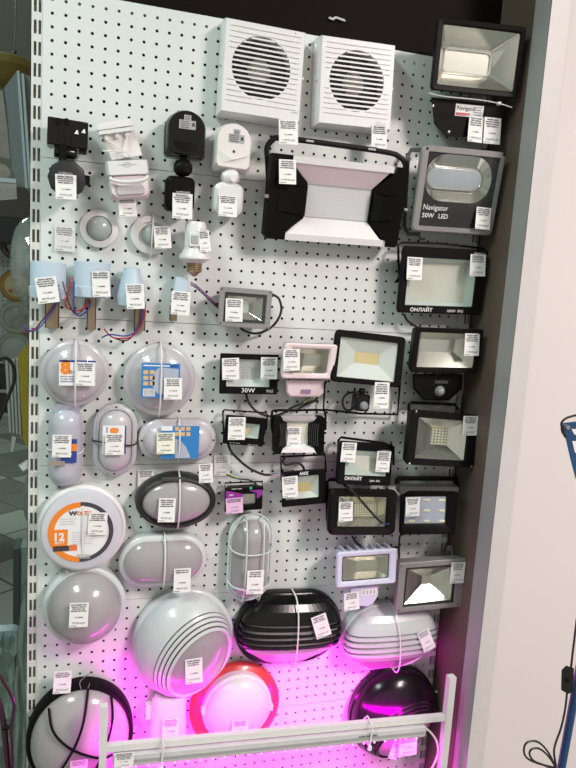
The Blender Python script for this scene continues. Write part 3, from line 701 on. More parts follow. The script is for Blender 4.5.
    mb = MB().quad(*[it.loc(*p, y) for p in ((225.8, 490.8), (231, 491.5), (243, 494), (242.5, 506), (226, 499))]); mb.quad(*[it.loc(*p, y) for p in ((249, 490.5), (262.4, 489.5), (262.3, 494.5), (257, 499), (256.8, 493))])
    mb.build('purple_sticker', PURPLE, item=it)
    mb = MB(); T = it.rect(((231, 488.3), (243, 488.3), (243, 490), (231, 490))); bars(mb, T[0] - T[2] / 2, T[0] + T[2] / 2, T[1], .0018, y); mb.text('лм', it.loc(229, 494.5).x, it.loc(229, 496).z, y - .0004, .0075, bold=.02); mb.build('white_lettering', WHITEPR, item=it)
    c = it.loc(250.8, 488.2); MB().lathe([(.0034, 0), (.003, .001), (.0001, .0018)], (c.x, -it.D, c.z), n=14).build('green_light_spot', mat('green_light_colour', (.02, .62, .22), .4), item=it)  # spot of green light, put in as a coloured bump
    bracket(it, [(225.4, 495, .02), (225, 483, .02), (262.3, 481.5, .02), (262.8, 490, .02)], w=.0035)
    wire(it, [(259, 491, .02), (256, 484, .028), (249, 480, .03), (240, 479, .03), (232, 477, .03), (226.5, 474.5, .03)], .0017, RUB)
    wire(it, [(240, 479, .03), (232, 476, .032), (227, 473, .03)], .0008, mat('yellow_green_wire', (.45, .50, .08), .4), 'bare_wire')
    # S 50W
    it = item('floodlight', 'black 50W floodlight with two taped price tags, resting on top of a bigger one', 'floodlight',
              ((338.3, 438.1), (394.8, 446.4), (390.2, 485.5), (339.2, 483.9)), .065, D=.04, group=FG)
    W = it.rect(((348, 449), (388.5, 453.5), (386.8, 478.3), (345, 473)))
    bezel(it, W, BLACK, ft=.02, r=.004, wr=.001, fb=.002); backbody(it, BLACKM, .02, .85)
    L = it.rect(((356.5, 455), (379, 457), (378, 471), (355, 469.5)), -it.D + .02); reflector(it, W, L, MINT, .014, wr=.001); ledplate(it, L, LEDW, -it.D + .0205, 10, 7, LEDYW, .3, .4); glass(it, W)
    T = it.rect(((344.5, 475.3), (363.5, 477.5), (363.5, 481.5), (344.5, 479.5)))
    mb = MB().text('ОНЛАЙТ', T[0] - T[2] / 2, T[1] - T[3] * .4, -it.D - .0003, T[3] * 1.1, bold=.02, sx=1.1)
    T = it.rect(((369.5, 478.5), (386.5, 480.5), (386.5, 483.5), (369.5, 481.5))); mb.text('50W  IP65', T[0] - T[2] / 2, T[1] - T[3] * .4, -it.D - .0003, T[3] * 1.0); mb.build('white_lettering', WHITEPR, item=it)
    bracket(it, [(338, 462, .03), (338.5, 440, .03), (341, 437.3, .03), (384, 443, .03), (393.5, 447, .03), (393.5, 465, .03)], w=.007)
    wire(it, [(344, 485, .06), (350, 489, .085), (358, 497, .088), (368, 508.5, .09), (376, 517.5, .09), (382, 523, .09)], .0028, RUB)
    wire(it, [(381, 522.5, .09), (386, 524, .09), (392, 522.8, .09)], .001, BLUE, 'blue_core'); wire(it, [(382, 523.2, .09), (388, 524.3, .09), (394, 523.8, .09)], .001, BROWN, 'brown_core')
    # T
    it = item('floodlight', 'large rounded black floodlight with a cable hanging across its front', 'floodlight',
              ((330.5, 488.6), (397.8, 489.4), (396, 535.8), (327.3, 535.3)), .085, D=.065, group=FG)
    W = it.rect(((340.7, 497.6), (388.8, 497.3), (384.6, 527.4), (337.3, 526.8)))
    bezel(it, W, BLACKM, ft=.04, r=.016, bev=.005, wr=.002, fb=.006, seg=6); backbody(it, BLACKM, .04, .85)
    L = it.rect(((354.5, 501.5), (377.8, 501.5), (376.5, 516.8), (353.5, 516.5)), -it.D + .034); reflector(it, W, L, CHROME, .024, wr=.002, wy=.008); ledplate(it, L, LEDG, -it.D + .0345, 9, 7, LEDY, .6, .55); glass(it, W)
    bracket(it, [(327.5, 520, .035), (327, 482, .035), (330, 479.5, .035), (345, 480, .03)], w=.010)
    wire(it, [(352, 536, .03), (356, 542, .03), (364, 547, .03), (380, 548.5, .028), (398, 547, .02)], .0028, RUB)
    # U nine-LED
    it = item('floodlight', 'black floodlight with nine large separate LEDs on a grey board and a looped bracket above', 'floodlight',
              ((399.6, 490), (459, 490), (454.6, 534.4), (400.5, 534.8)), .08, D=.06, group=FG)
    W = it.rect(((406.4, 497.2), (447, 497.2), (446.3, 524.4), (404.8, 524.4)))
    bezel(it, W, BLACK, ft=.03, r=.008, bev=.003, wr=.003, fb=.010); backbody(it, BLACKM, .03, .85)
    cx, cz, ww, wh = W; yb = -it.D + .009
    bd = MB().box(cx - ww / 2, cx + ww / 2, yb, yb + .002, cz - wh / 2, cz + wh / 2).build('led_board', LEDP, item=it)
    for k in range(9):
        i, j = k % 3, k // 3; c = it.loc(411.5 + 15.2 * i, 500.5 + 10.3 * j, yb)
        MB().cbox(.016, .0062, .0015, yb, yb - .002, c.x, c.z).build('led', mat('warm_led_cell', (.92, .82, .58), .4), bd)
    glass(it, W, .006)
    a = [it.loc(*p, -it.D) for p in ((399.5, 486.8), (459, 487.2), (458.5, 492.5), (452, 491), (409, 490.6), (403, 494), (400, 494))]
    MB().loft([a, [p + V((0, .03, 0)) for p in a]]).build('top_visor', DGREY, item=it, sharp=20)
    P = [(400, 489, .03), (397, 482, .03), (397.5, 479.2, .03), (403, 478.4, .03), (452, 478.6, .03), (456, 480.5, .03), (457, 488, .03)]
    MB().tube([it.inv @ at(*p) for p in P], .006, n=6, sub=3, flat=.0018).build('mounting_bracket', BLACKM, item=it)
    wire(it, [(404, 534, .03), (400, 536, .04), (399, 545, .03), (399, 560, .03), (398.5, 572, .03)], .0026, RUB)
    c = it.loc(457.5, 511.5, -.03); MB().lathe([(.003, 0), (.003, .004), (.0001, .005)], (it.w / 2, -.03, c.z), (1, 0, 0), n=10).build('screw', STEEL, item=it)
    # V white flood, lilac light put into its plastic colour
    it = item('floodlight', 'white floodlight coloured as lilac-lit, with grey reflector and half-round box below, near the bottom', 'floodlight',
              ((336.9, 552.4), (398.2, 549), (395.2, 583), (337, 589)), .085, D=.06, group=FG)
    W = it.rect(((343.7, 558.7), (390.5, 553.7), (388.7, 578), (341.8, 583.3)))
    bezel(it, W, LILACLIT, ft=.034, r=.006, bev=.003, wr=.004, fb=.004); backbody(it, LILACLIT, .034, .82)
    cx, cz, ww, wh = W
    MB().loft([rr(ww, wh, .004, -it.D + .005, cx, cz, 3), rr(ww - .004, wh - .004, .004, -it.D + .006, cx, cz, 3)], False, False).build('black_seal', BLACK, item=it)
    L = it.rect(((357, 561), (378, 559), (377, 570.5), (356, 572.5)), -it.D + .032); reflector(it, W, L, SATIN, .026, wr=.004, wy=.0065); ledplate(it, L, SATIN, -it.D + .0325); glass(it, W)
    bx = [(350, 588), (378.5, 585), (378, 596), (373, 603.5), (368, 606.5), (356, 606), (350, 600)]
    o = MB().loft([[it.loc(*p, yy) for p in bx] for yy in (-.004, -.036)] + [[it.loc(p[0] + (364 - p[0]) * .07, p[1] + (596 - p[1]) * .07, -.04) for p in bx]]).build('junction_box', LILACLIT, item=it)
    T = it.rect(((361, 590), (377, 588), (377, 594), (361, 596)), -.04); t = MB().box(T[0] - T[2] / 2, T[0] + T[2] / 2, -.0406, -.04, T[1] - T[3] / 2, T[1] + T[3] / 2).build('maker_sticker', PAPER, o)
    t2 = MB(); 
    for k in range(4): t2.box(T[0] - T[2] * .4 + k * T[2] * .22, T[0] - T[2] * .28 + k * T[2] * .22, -.0409, -.0406, T[1] - T[3] * .35, T[1] + T[3] * .3)
    t2.build('sticker_print', GREYPR, t)
    mb = MB()
    for k in range(7):
        c = it.loc(343 + k * 7.5, 549.5 - k * .4, -.04); mb.box(c.x - .002, c.x + .002, -.052, -.015, it.h / 2 - .004, it.h / 2 + .001)
    mb.build('cooling_fins', LILACLIT, item=it)
    # W grey bottom
    it = item('floodlight', 'grey square floodlight with pyramid shaped satin reflector, lowest of the floodlights', 'floodlight',
              ((399.4, 563.2), (466.7, 559), (460.6, 606.3), (396.2, 613.4)), .085, D=.065, group=FG)
    W = it.rect(((406.5, 568.3), (458.5, 564.5), (453.6, 603), (402.8, 608.7)))
    bezel(it, W, GREY, ft=.035, r=.003, bev=.001, wr=.001); backbody(it, GREY, .035, .84)
    cx, cz, ww, wh = W; B = .0065
    MB().loft([rr(ww, wh, .001, -it.D + .005, cx, cz), rr(ww - 2 * B, wh - 2 * B, .001, -it.D + .005, cx, cz), rr(ww - 2 * B, wh - 2 * B, .001, -it.D + .008, cx, cz)], False, False).build('black_inner_border', BLACKG, item=it)
    L = it.rect(((422, 576), (430.5, 575.6), (430, 584), (421.5, 584.8)), -it.D + .034)
    reflector(it, (cx, cz, ww - 2 * B, wh - 2 * B), L, CHROME, .026, wr=.001, wy=.008); ledplate(it, L, SATIN, -it.D + .0345); glass(it, W, .003)
    screws(it, [(401.5, 566), (464, 562), (398.8, 610.5), (458, 604)], DGREY, .002)
    bracket(it, [(446, 560, .02), (449, 546, .015), (451.5, 545, .015), (452, 556, .03)], LGREY, .010)
floods()
# ------------------------------------------------------------------ fans, sensors
def fan(label, q, cpx, rim):
    it = item('exhaust_fan', label, 'fan', q, .05, D=.046, group='exhaust fans at the top of the rack', w_reg=25)
    w, h, D = it.w, it.h, it.D
    c = it.loc(*cpx); R = rim
    # square front with a round opening, thin side walls flaring to the back
    n = 64; sq = []; ci = []
    for i in range(n):
        a = 2 * PI * i / n; k = 1 / max(abs(math.cos(a)), abs(math.sin(a)))
        x = max(-w / 2 + .0005, min(w / 2 - .0005, c.x + math.cos(a) * k * w * .62)); z = max(-h / 2 + .0005, min(h / 2 - .0005, c.z + math.sin(a) * k * h * .62))
        sq.append(V((x, -D, z))); ci.append(V((c.x + R * math.cos(a), -D, c.z + R * math.sin(a))))
    side = [V((p.x * 1.035, -.016, p.z * 1.035)) for p in sq]
    MB().loft([[V((p.x, 0, p.z)) for p in side], side, [V((p.x * 1.0, -D + .002, p.z)) for p in sq], [V((p.x * .985, -D, p.z * .985)) for p in sq], ci, [p + V((0, .006, 0)) for p in ci], [p + V((0, .03, 0)) for p in ci]], False, False).build('casing', WHITE, item=it, sharp=40)
    # grille louvres across the opening and wavy ribs in the casing
    mb = MB(); nl = 13
    for k in range(nl):
        z = c.z - R + 2 * R * (k + .5) / nl; hw = math.sqrt(max(1e-6, R * R - (z - c.z) ** 2)) + .001
        a = [V((c.x - hw, -D + .001, z + .0004)), V((c.x + hw, -D + .001, z + .0004)), V((c.x + hw, -D + .009, z + .0030)), V((c.x - hw, -D + .009, z + .0030))]
        mb.loft([a, [p - V((0, 0, .0036)) for p in a]])
    mb.build('grille', WHITE, item=it, sharp=20)
    mb = MB()
    for k in range(15):
        z = h * .43 - h * .80 * k / 14; dz = abs(z - c.z)
        edge = math.sqrt(max(0, (R * 1.02) ** 2 - dz * dz))
        for s in (-1, 1):
            x0 = c.x + s * max(edge, .0) if edge > 0 else c.x; x1 = s * w * (.44)
            if edge == 0:
                if s > 0: continue
                x0 = w * .44
            if abs(x1 - x0) < .012: continue
            wd = .0028
            pts = [(x0, 0), (x0 + (x1 - x0) * .3, .7), (x0 + (x1 - x0) * .65, 1), (x1, 0)]
            top = [V((x, -D - .0002, z + t * .0016)) for x, t in pts] + [V((x, -D - .0002, z - t * .0016)) for x, t in reversed(pts)]
            rid = [V((p.x, -D - .0018, p.z + .0006)) for p in top]
            mb.loft([top, [V((p.x, -D - .0016, z + (p.z - z) * .3)) for p in top]])
    mb.build('casing_ribs', WHITE, item=it, sharp=20)
    m = MB().lathe([(R * .98, 0), (R * .98, .004)], (c.x, -.008, c.z), n=40).build('dark_duct', mat('fan_dark', (.13, .13, .12), .7), item=it)
    rot = MB().lathe([(R * .40, .0), (R * .40, .014), (R * .30, .021), (.0001, .023)], (c.x, -D + .036, c.z), n=28).build('motor_hub', WHITEW, item=it)
    mb = MB()
    for k in range(6):
        a = k * PI / 3 + .4; u = V((math.cos(a), 0, math.sin(a))); t = V((-math.sin(a), 0, math.cos(a))); o = V((c.x, -D + .026, c.z))
        p = [o + u * R * .34 - t * .010 + V((0, .004, 0)), o + u * R * .34 + t * .010 - V((0, .004, 0)), o + u * R * .92 + t * .020 - V((0, .004, 0)), o + u * R * .92 - t * .012 + V((0, .004, 0))]
        mb.loft([p, [q_ + V((0, .0015, 0)) for q_ in p]])
    mb.build('blades', mat('fan_blade_grey', (.15, .15, .14), .5), rot)
    for x in (-w * .5 - .003, w * .5 + .004): MB().lathe([(.003, -.003), (.0035, 0), (.003, .003)], (x, -.03, c.z - .002), (1, 0, 0), n=12).build('side_clip', WHITE, item=it)
    return it
f1 = fan('white square exhaust fan on the left, nearer the rack centre', ((226.5, 17.5), (305.3, 31.5), (300, 123.5), (219.5, 110)), (261.5, 68.3), .0620)
f2 = fan('white square exhaust fan on the right, its corner taped with a price tag', ((323, 34.5), (395.3, 45), (391.3, 130), (317, 123.5)), (357, 81.2), .0625)
c = f1.loc(296, 113, -.0462); t = MB(); t.lathe([(.0016, 0), (.0016, .0006)], (c.x + .012, -.046, c.z + .0)); bars(t, c.x - .012, c.x + .008, c.z - .001, .003, -.0464); t.build('embossed_mark', GREYPR, item=f1)
f1.o['label'] = 'white square exhaust fan, the left one, with a dark speck in its top right corner'
t = MB(); c = f1.loc(295.5, 33.5); t.lathe([(.001, 0), (.001, .0006)], (c.x, -.0462, c.z)); t.build('dark_speck', INK, item=f1)

def sensors():
    G = 'motion sensors'
    # black spotlight with square base
    it = item('spotlight', 'black spotlight with a square base plate and round head, top left of the rack', 'spotlight', ((47.5, 116.5), (88.5, 122), (87.5, 150.5), (47.5, 142.5)), .05, D=.03)
    w, h, D = it.w, it.h, it.D
    MB().loft([rr(w, h, .003, 0), rr(w, h, .003, -D + .002), rr(w - .003, h - .003, .002, -D)]).build('base_plate', BLACKG, item=it)
    mb = MB()
    for px, py in ((58, 121.5), (66.5, 121.5)): cc = it.loc(px, py); mb.lathe([(.006, 0), (.006, .0015), (.004, .0015)], (cc.x, -D, cc.z), n=16)
    for x in (-.018, -.006, .006): mb.box(x, x + .001, -D - .001, -D, -h * .45, -h * .05)
    mb.build('plate_relief', BLACK, item=it)
    for px, py in ((76.5, 132), (83.5, 131)): cc = it.loc(px, py); MB().loft([[V((cc.x - .004, -D - .0004, cc.z - .004)), V((cc.x + .004, -D - .0004, cc.z - .004)), V((cc.x + .002, -D - .0004, cc.z + .004)), V((cc.x, -D - .0004, cc.z + .003))]] * 1 + [[V((cc.x - .004, -D - .0008, cc.z - .004)), V((cc.x + .004, -D - .0008, cc.z - .004)), V((cc.x + .002, -D - .0008, cc.z + .004)), V((cc.x, -D - .0008, cc.z + .003))]]).build('white_mark', WHITEPR, item=it)
    MB().box(w * .30, w * .48, -D + .004, -.006, -h * .5 - .006, -h * .5).build('terminal_tab', BLACK, item=it)
    c = it.loc(66, 153, -.02)
    MB().lathe([(.011, -.022), (.012, -.018), (.012, .014), (.008, .02), (.0001, .021)], (c.x, -.022, c.z), (1, 0, .0), n=20).build('swivel_joint', BLACKG, item=it)
    MB().cbox(.014, .034, .003, -.016, -.038, c.x - .006, c.z - .004).build('neck', BLACK, item=it)
    c2 = it.loc(67, 180, -.03); hd = MB().lathe([(.018, -.022), (.030, -.016), (.034, .0), (.036, .012), (.033, .018), (.030, .019)], (c2.x, -.03, c2.z + .002), (.0, -1, -.15), n=10).build('lamp_head', mat('black_ribbed_head', (.02, .021, .022), .4), item=it, sharp=20)
    MB().box(c2.x + .030, c2.x + .042, -.04, -.02, c2.z - .004, c2.z + .012).build('adjusting_knob', BLACK, item=it)
    # white motion sensor with V arms
    it = item('motion_sensor', 'white box motion sensor with a tilted bracket plate on top, beside the black spotlight', 'motion sensor', ((104.5, 159), (148.5, 160), (152, 195), (111, 199)), .075, D=.055, group=G, fixtilt=(0, 0))
    w, h, D = it.w, it.h, it.D
    MB().loft([rr(w, h * .42, .003, 0, 0, h * .29), rr(w, h * .42, .003, -D + .01, 0, h * .29), rr(w - .008, h * .36, .003, -D, 0, h * .29)]).build('housing', WHITE, item=it)
    MB().loft([rr(w * .94, h * .62, .008, -.004, 0, -h * .2), rr(w * .94, h * .62, .012, -D + .014, 0, -h * .2), rr(w * .86, h * .54, .012, -D + .006, 0, -h * .2)]).build('lower_housing', PINKW, item=it)
    prof = [V((w * .44 * math.cos(a), -D - .002 - .006 * math.sin(a) ** 1, h * .03 - .010 * math.sin(a))) for a in np.linspace(0, PI, 14)]
    MB().tube(prof, .0035, sub=0, n=8).build('curved_lip', WHITE, item=it)
    MB().loft([rr(w * .66, h * .28, .004, -D + .006, 0, -h * .30), rr(w * .62, h * .22, .004, -D + .0, 0, -h * .31)]).build('lens_window', mat('milky_lens', (.58, .55, .56), .35), item=it)
    t = MB(); cc = it.loc(127, 164.5); t.tube([V((cc.x + .0075 * math.cos(a), -D - .0006, cc.z + .0045 * math.sin(a))) for a in np.linspace(0, 2 * PI, 20)], .0004, n=4, sub=0); t.box(cc.x - .018, cc.x + .018, -D - .0008, -D - .0003, cc.z - .0003, cc.z + .0003); bars(t, cc.x - .005, cc.x + .005, cc.z - .001, .002, -D - .0008); t.build('maker_emblem', GREYPR, item=it)
    pl = [[it.loc(*p, yy) for p in ((96.5, 124), (131, 118), (142, 155), (112, 160))] for yy in (-.003, -.022)]
    o = MB().loft(pl).build('bracket_plate', WHITEW, item=it, sharp=20)
    mb = MB()
    for y0, a, b in ((-.030, (97, 126.5), (131.5, 121.5)), (-.034, (98.5, 131), (132.5, 126.5))):
        p, q_ = it.loc(*a, y0), it.loc(*b, y0); d = V((0, 0, -.007)); mb.loft([[p, q_, q_ + d, p + d], [p + V((0, .02, 0)), q_ + V((0, .02, 0)), q_ + d + V((0, .02, 0)), p + d + V((0, .02, 0))]])
    mb.build('plate_steps', WHITE, o)
    for px, py in ((106.2, 138), (117, 136), (127, 134.5)): cc = it.loc(px, py, -.026); MB().lathe([(.0052, -.006), (.0052, .002), (.003, .004), (.0001, .004)], cc, n=16).build('screw_cap', WHITE, o)
    a = it.loc(124.5, 151.5, -.034)
    for px, py in ((105, 139), (103, 151), (118, 157), (127, 136), (132, 157)): MB().tube([a, it.loc(px, py, -.028)], .0016, n=6, sub=0).build('strut', WHITEW, item=it)
    # the two wall sensors with a tombstone cap
    for lab, q, cm, bm, jq, bq, d in (
        ('black tombstone-shaped motion sensor on a ball joint', ((168, 108), (208, 110), (205.5, 158.5), (165, 152.5)), BLACKG, BLACK, (183, 168), ((167, 175), (196, 177), (194, 211), (165, 210)), 1),
        ('white tombstone-shaped motion sensor with a round screw hole, beside the black one', ((217, 120.5), (254.5, 124), (250, 172.5), (214.5, 166)), WHITEW, WHITE, (230, 177), ((215, 181), (244, 184), (243, 216), (214, 213)), 0)):
        it = item('motion_sensor', lab, 'motion sensor', q, .065, D=.045, group=G, fixtilt=(0, 0)); w, h, D = it.w, it.h, it.D
        def tomb(w_, h_, y, cz=0, n=14):
            p = [V((w_ / 2 * math.cos(a), y, cz + h_ / 2 - w_ / 2 * .92 + w_ / 2 * .92 * math.sin(a))) for a in np.linspace(0, PI, n * 2)]
            return p + [V((-w_ / 2 * .99, y, cz - h_ / 2 + .006)), V((-w_ / 2 + .006, y, cz - h_ / 2)), V((w_ / 2 - .006, y, cz - h_ / 2)), V((w_ / 2 * .99, y, cz - h_ / 2 + .006))]
        MB().loft([tomb(w * 1.04, h * 1.03, 0), tomb(w * 1.04, h * 1.03, -D * .45), tomb(w, h, -D * .5), tomb(w * .97, h * .97, -D + .006), tomb(w * .90, h * .92, -D)]).build('sensor_cap', cm, item=it, sharp=30)
        if d: MB().loft([[V((w * .47 * math.cos(a), -D * .55 - .018 * math.sin(a), -h * .5 + .001)) for a in np.linspace(0, PI, 16)], [V((w * .47 * math.cos(a), -D * .6 - .026 * math.sin(a), -h * .22)) for a in np.linspace(0, PI, 16)]]).build('front_lens', BLACKG, item=it)
        else:
            MB().loft([[V((-w * .44, -D - .001, -h * .12)), V((0, -D - .004, -h * .30)), V((w * .44, -D - .001, -h * .16)), V((w * .42, -D + .002, -h * .44)), V((-w * .42, -D + .002, -h * .44))], [V((-w * .44, -D + .006, -h * .12)), V((0, -D + .006, -h * .30)), V((w * .44, -D + .006, -h * .16)), V((w * .42, -D + .006, -h * .44)), V((-w * .42, -D + .006, -h * .44))]]).build('pointed_chin', WHITE, item=it, sharp=10)
            cc = it.loc(233.8, 151.5); MB().lathe([(.0028, 0), (.0028, .001)], (cc.x, -D, cc.z), n=12).build('screw_hole', INK, item=it)
        cc = it.loc(q[0][0] + 19.5, q[0][1] + (16.5 if d else 18)); k = MB().box(cc.x - .0165, cc.x + .0165, -D - .0006, -D - .0001, cc.z - .009, cc.z + .008); k.box(cc.x - .007, cc.x + .007, -D - .0006, -D - .0001, cc.z + .008, cc.z + .018)
        k = k.build('grey_sticker', mat('silver_sticker', (.42, .43, .43), .4), item=it)
        t = MB(); t.text('camelion' if False else '', 0, 0, 0, .01)
        for r_ in range(4): bars(t, cc.x - .015, cc.x + .006, cc.z + .004 - .0037 * r_, .002, -D - .0009)
        for r_ in range(3): bars(t, cc.x - .006, cc.x + .006, cc.z + .014 - .0028 * r_, .0015, -D - .0009)
        t.box(cc.x + .009, cc.x + .0145, -D - .0009, -D - .0007, cc.z - .003, cc.z + .004); t.build('sticker_print', INK, k)
        j = it.loc(*jq, -.028); MB().lathe([(.0001, -.020), (.012, -.016), (.0175, -.006), (.0175, .007), (.012, .016), (.0001, .020)], j, (1, 0, .3), n=18).build('ball_joint', bm, item=it)
        MB().lathe([(.0075, -.012), (.009, 0), (.0075, .012)], j + V((.006 if d else .004, -.006, -.004)), (0, -1, 0), n=14).build('joint_knob', bm, item=it)
        MB().box(j.x - .007, j.x + .007, -.034, -.018, j.z, j.z + .022).build('neck', bm, item=it)
        ti = MB().tube([V((j.x + .011 * math.cos(a), -.026 - .012 * math.sin(a), j.z + .012)) for a in np.linspace(0, 2 * PI, 20)], .0012, n=5, sub=0).build('cable_tie', TIE, item=it)
        B = it.rect(bq, -.04)
        if d: MB().loft([rr(B[2], B[3], .010, -.004, B[0], B[1]), rr(B[2], B[3], .012, -.034, B[0], B[1]), rr(B[2] * .8, B[3] * .85, .012, -.040, B[0], B[1])]).build('wall_bracket', bm, item=it)
        else: MB().loft([rr(B[2], B[3], .014, -.004, B[0], B[1]), rr(B[2], B[3], .016, -.034, B[0], B[1]), rr(B[2] * .8, B[3] * .8, .014, -.040, B[0], B[1])]).build('wall_bracket', bm, item=it)
    # round ceiling sensors
    for lab, (l, r, t, b), tie in (('white round ceiling motion sensor with grey dome, uncovered', (79.5, 119.2, 208.5, 247.5), 0), ('white round ceiling motion sensor with a price tag over its dome', (131, 173, 214.5, 254.5), 1)):
        it = item_at('ceiling_sensor', lab, 'motion sensor', l, r, t, b, .03, D=.028, group='round ceiling sensors'); R = it.w / 2
        MB().lathe([(R * .97, 0), (R, .003), (R, .008), (R * .97, .012), (R * .66, .017), (R * .64, .012)], n=48, sz=it.h / it.w).build('ring', WHITE, item=it)
        k = R * (.63 if not tie else .52); MB().lathe([(k, .012), (k * .97, .018), (k * .82, .024), (k * .5, .028), (.0001, .030)], n=36).build('dome_lens', LENS, item=it)
        if tie: MB().tube([V((.002, -.002, R * 1.03)), V((.003, -.014, R * 1.0)), V((.001, -.028, R * .4)), V((0, -.032, 0)), V((0, -.028, -R * .4)), V((0, -.014, -R * 1.0)), V((0, -.002, -R * 1.03))], .0014, n=6).build('cable_tie', TIE, item=it)
    # E27 holder with sensor
    HS = 1.25
    it = item('lamp_holder', 'white screw-in lamp holder with built-in motion sensor and metal screw cap', 'lamp holder', ((185, 233), (205, 235), (208.5, 263), (185, 260)), .06, D=.045, fixtilt=(0, 0)); w, h = it.w, it.h; it.o.scale = (1.15, 1.1, .88)
    MB().lathe([(.0001, .062), (.017, .060), (.0195, .05), (.0195, .0), (.024, -.012), (.028, -.018), (.028, -.026), (.020, -.032), (.014, -.036)], (0, -.03, 0), (.03, 0, 1), n=28).build('body', WHITE, item=it)
    MB().cbox(.020, .032, .003, -.045, -.053, -.004, .018).build('sensor_housing', WHITE, item=it)
    MB().cbox(.013, .020, .002, -.0525, -.0545, -.004, .018).build('sensor_lens', LENS, item=it)
    MB().lathe([(.0135, -.036)] + [(.0135 + (.0012 if k % 2 else -.0004), -.036 - .0027 * k) for k in range(1, 8)] + [(.008, -.060), (.006, -.064), (.0001, -.065)], (0, -.03, 0), (.03, 0, 1), n=22).build('screw_cap', BRASS, item=it)
    MB().lathe([(.0055, -.064), (.004, -.066), (.0001, -.067)], (0, -.03, 0), (.03, 0, 1), n=14).build('green_contact', mat('green_insulator', (.10, .25, .03), .4), item=it)
    # photocells
    PG = 'pale blue twilight sensors with brackets'
    for k, (lab, cx, top, bot, wt, wb, brk) in enumerate((
        ('pale blue twilight sensor, the leftmost, overhanging the left upright', 47.5, 262, 299, 37, 39, (52, 305, 328, 14)),
        ('pale blue twilight sensor with blue and red wires looping in front', 92, 262, 298, 38, 38, (91.5, 298, 330, 9)),
        ('tapered pale blue twilight sensor with bracket below the tag', 132, 268, 306.5, 17, 30, (140, 308, 331, 11)),
        ('small pale blue twilight sensor wired to the little grey floodlight', 182, 277, 292, 11, 15, (173.5, 312, 321, 7)))):
        it = item_at('twilight_sensor', lab, 'light sensor', cx - wb / 2, cx + wb / 2, top, bot, .05, D=.045, group=PG)
        w, h = it.w, it.h; rt = w / 2 * wt / wb; dd = min(.022, w / 2)
        if k < 3:
            MB().lathe([(rt * .86, h * .46), (rt * .9, h * .5), (rt, h * .49), (rt * 1.0, h * .46), (w * .47, -h * .18), (w * .5, -h * .20), (w * .5, -h * .24), (w * .48, -h * .48), (w * .42, -h * .5)], (0, -.026, 0), (0, 0, 1), n=32, sz=1.0 if k == 2 else .62).build('cap', BLUEP, item=it)
            mb = MB()
            for a in range(9): mb.box(-rt * .8 + rt * .2 * a - .001, -rt * .8 + rt * .2 * a + .001, -.038, -.014, h * .48, h * .52)
            mb.build('cap_notches', BLUEP, item=it)
        else:
            MB().loft([rr(w * .8, .020, .004, 0)] and [[V((p.x, -.026 + p.z, zz)) for p in rr(ww_, .022, .005, 0)] for ww_, zz in ((w, -h * 1.1), (w, -h * .1), (w * .8, h * .5))]).build('cap', BLUEP, item=it)
        bx, b0, b1, bw = brk
        T = it.rect(((bx - bw / 2, b0), (bx + bw / 2, b0), (bx + bw / 2, b1), (bx - bw / 2, b1)), -.02)
        mb = MB(); mb.box(T[0] - T[2] / 2, T[0] + T[2] / 2, -.018, -.016, T[1] - T[3] / 2, T[1] + T[3] / 2 + .015); mb.box(T[0] - T[2] / 2, T[0] - T[2] / 2 + .0015, -.018, -.003, T[1] - T[3] / 2, T[1] + T[3] / 2 + .01); mb.box(T[0] + T[2] / 2 - .0015, T[0] + T[2] / 2, -.018, -.003, T[1] - T[3] / 2, T[1] + T[3] / 2 + .01)
        mb.build('metal_bracket', BRASS, item=it)
        R_ = .0016
        if k == 0:
            wire(it, [(58, 300, .03), (54, 308, .035), (47, 318, .04), (40, 327, .045), (33, 331, .045), (26, 329, .04), (24, 326, .04)], R_, BLUE, 'blue_wire')
            wire(it, [(57, 302, .03), (52, 309, .033), (44, 318, .038), (36, 328, .04), (29, 331, .04), (24, 327, .038)], R_, RED, 'red_wire'); wire(it, [(55, 303, .03), (50, 311, .036), (42, 321, .04), (34, 330, .04), (20, 333, .04)], R_, BROWN, 'brown_wire')
        elif k == 1:
            wire(it, [(88, 299, .03), (87, 305, .035), (79, 310.5, .05), (69, 309, .055), (65.5, 304, .06), (67, 295, .06), (71, 283, .06), (73, 277.5, .055)], R_, RED, 'red_wire')
            wire(it, [(90, 300, .03), (89, 308, .035), (81, 315.5, .05), (76, 314, .055), (73.6, 305, .06), (74, 290, .06), (74, 281, .058)], R_, BLUE, 'blue_wire')
            wire(it, [(86, 299, .03), (84, 308, .035), (76, 314, .045), (70, 306, .055), (66, 293, .06), (62.5, 281.5, .055)], R_, BROWN, 'brown_wire')
        elif k == 2:
            wire(it, [(144, 308, .03), (143.5, 318, .03), (140, 328, .032), (132, 336.5, .035), (122, 338.5, .035), (112, 337, .03), (104, 329, .025)], R_, RED, 'red_wire')
            wire(it, [(142, 308, .03), (141, 322, .03), (134, 333, .032), (124, 336, .033), (110, 334.5, .03), (102, 337.5, .02)], R_, BLUE, 'blue_wire'); wire(it, [(141, 309, .03), (139, 326, .03), (130, 338.5, .03), (122, 340.5, .03), (111, 336.5, .028)], R_, BROWN, 'brown_wire')
        else:
            for dy, m in ((0, RED), (1.6, BLUE), (3, BROWN)):
                wire(it, [(190.5, 282 + dy, .03), (196, 285 + dy, .035), (205, 293 + dy, .04), (212, 300 + dy, .04), (219, 307 + dy * .6, .03)], .0011, m, 'wire')
sensors()

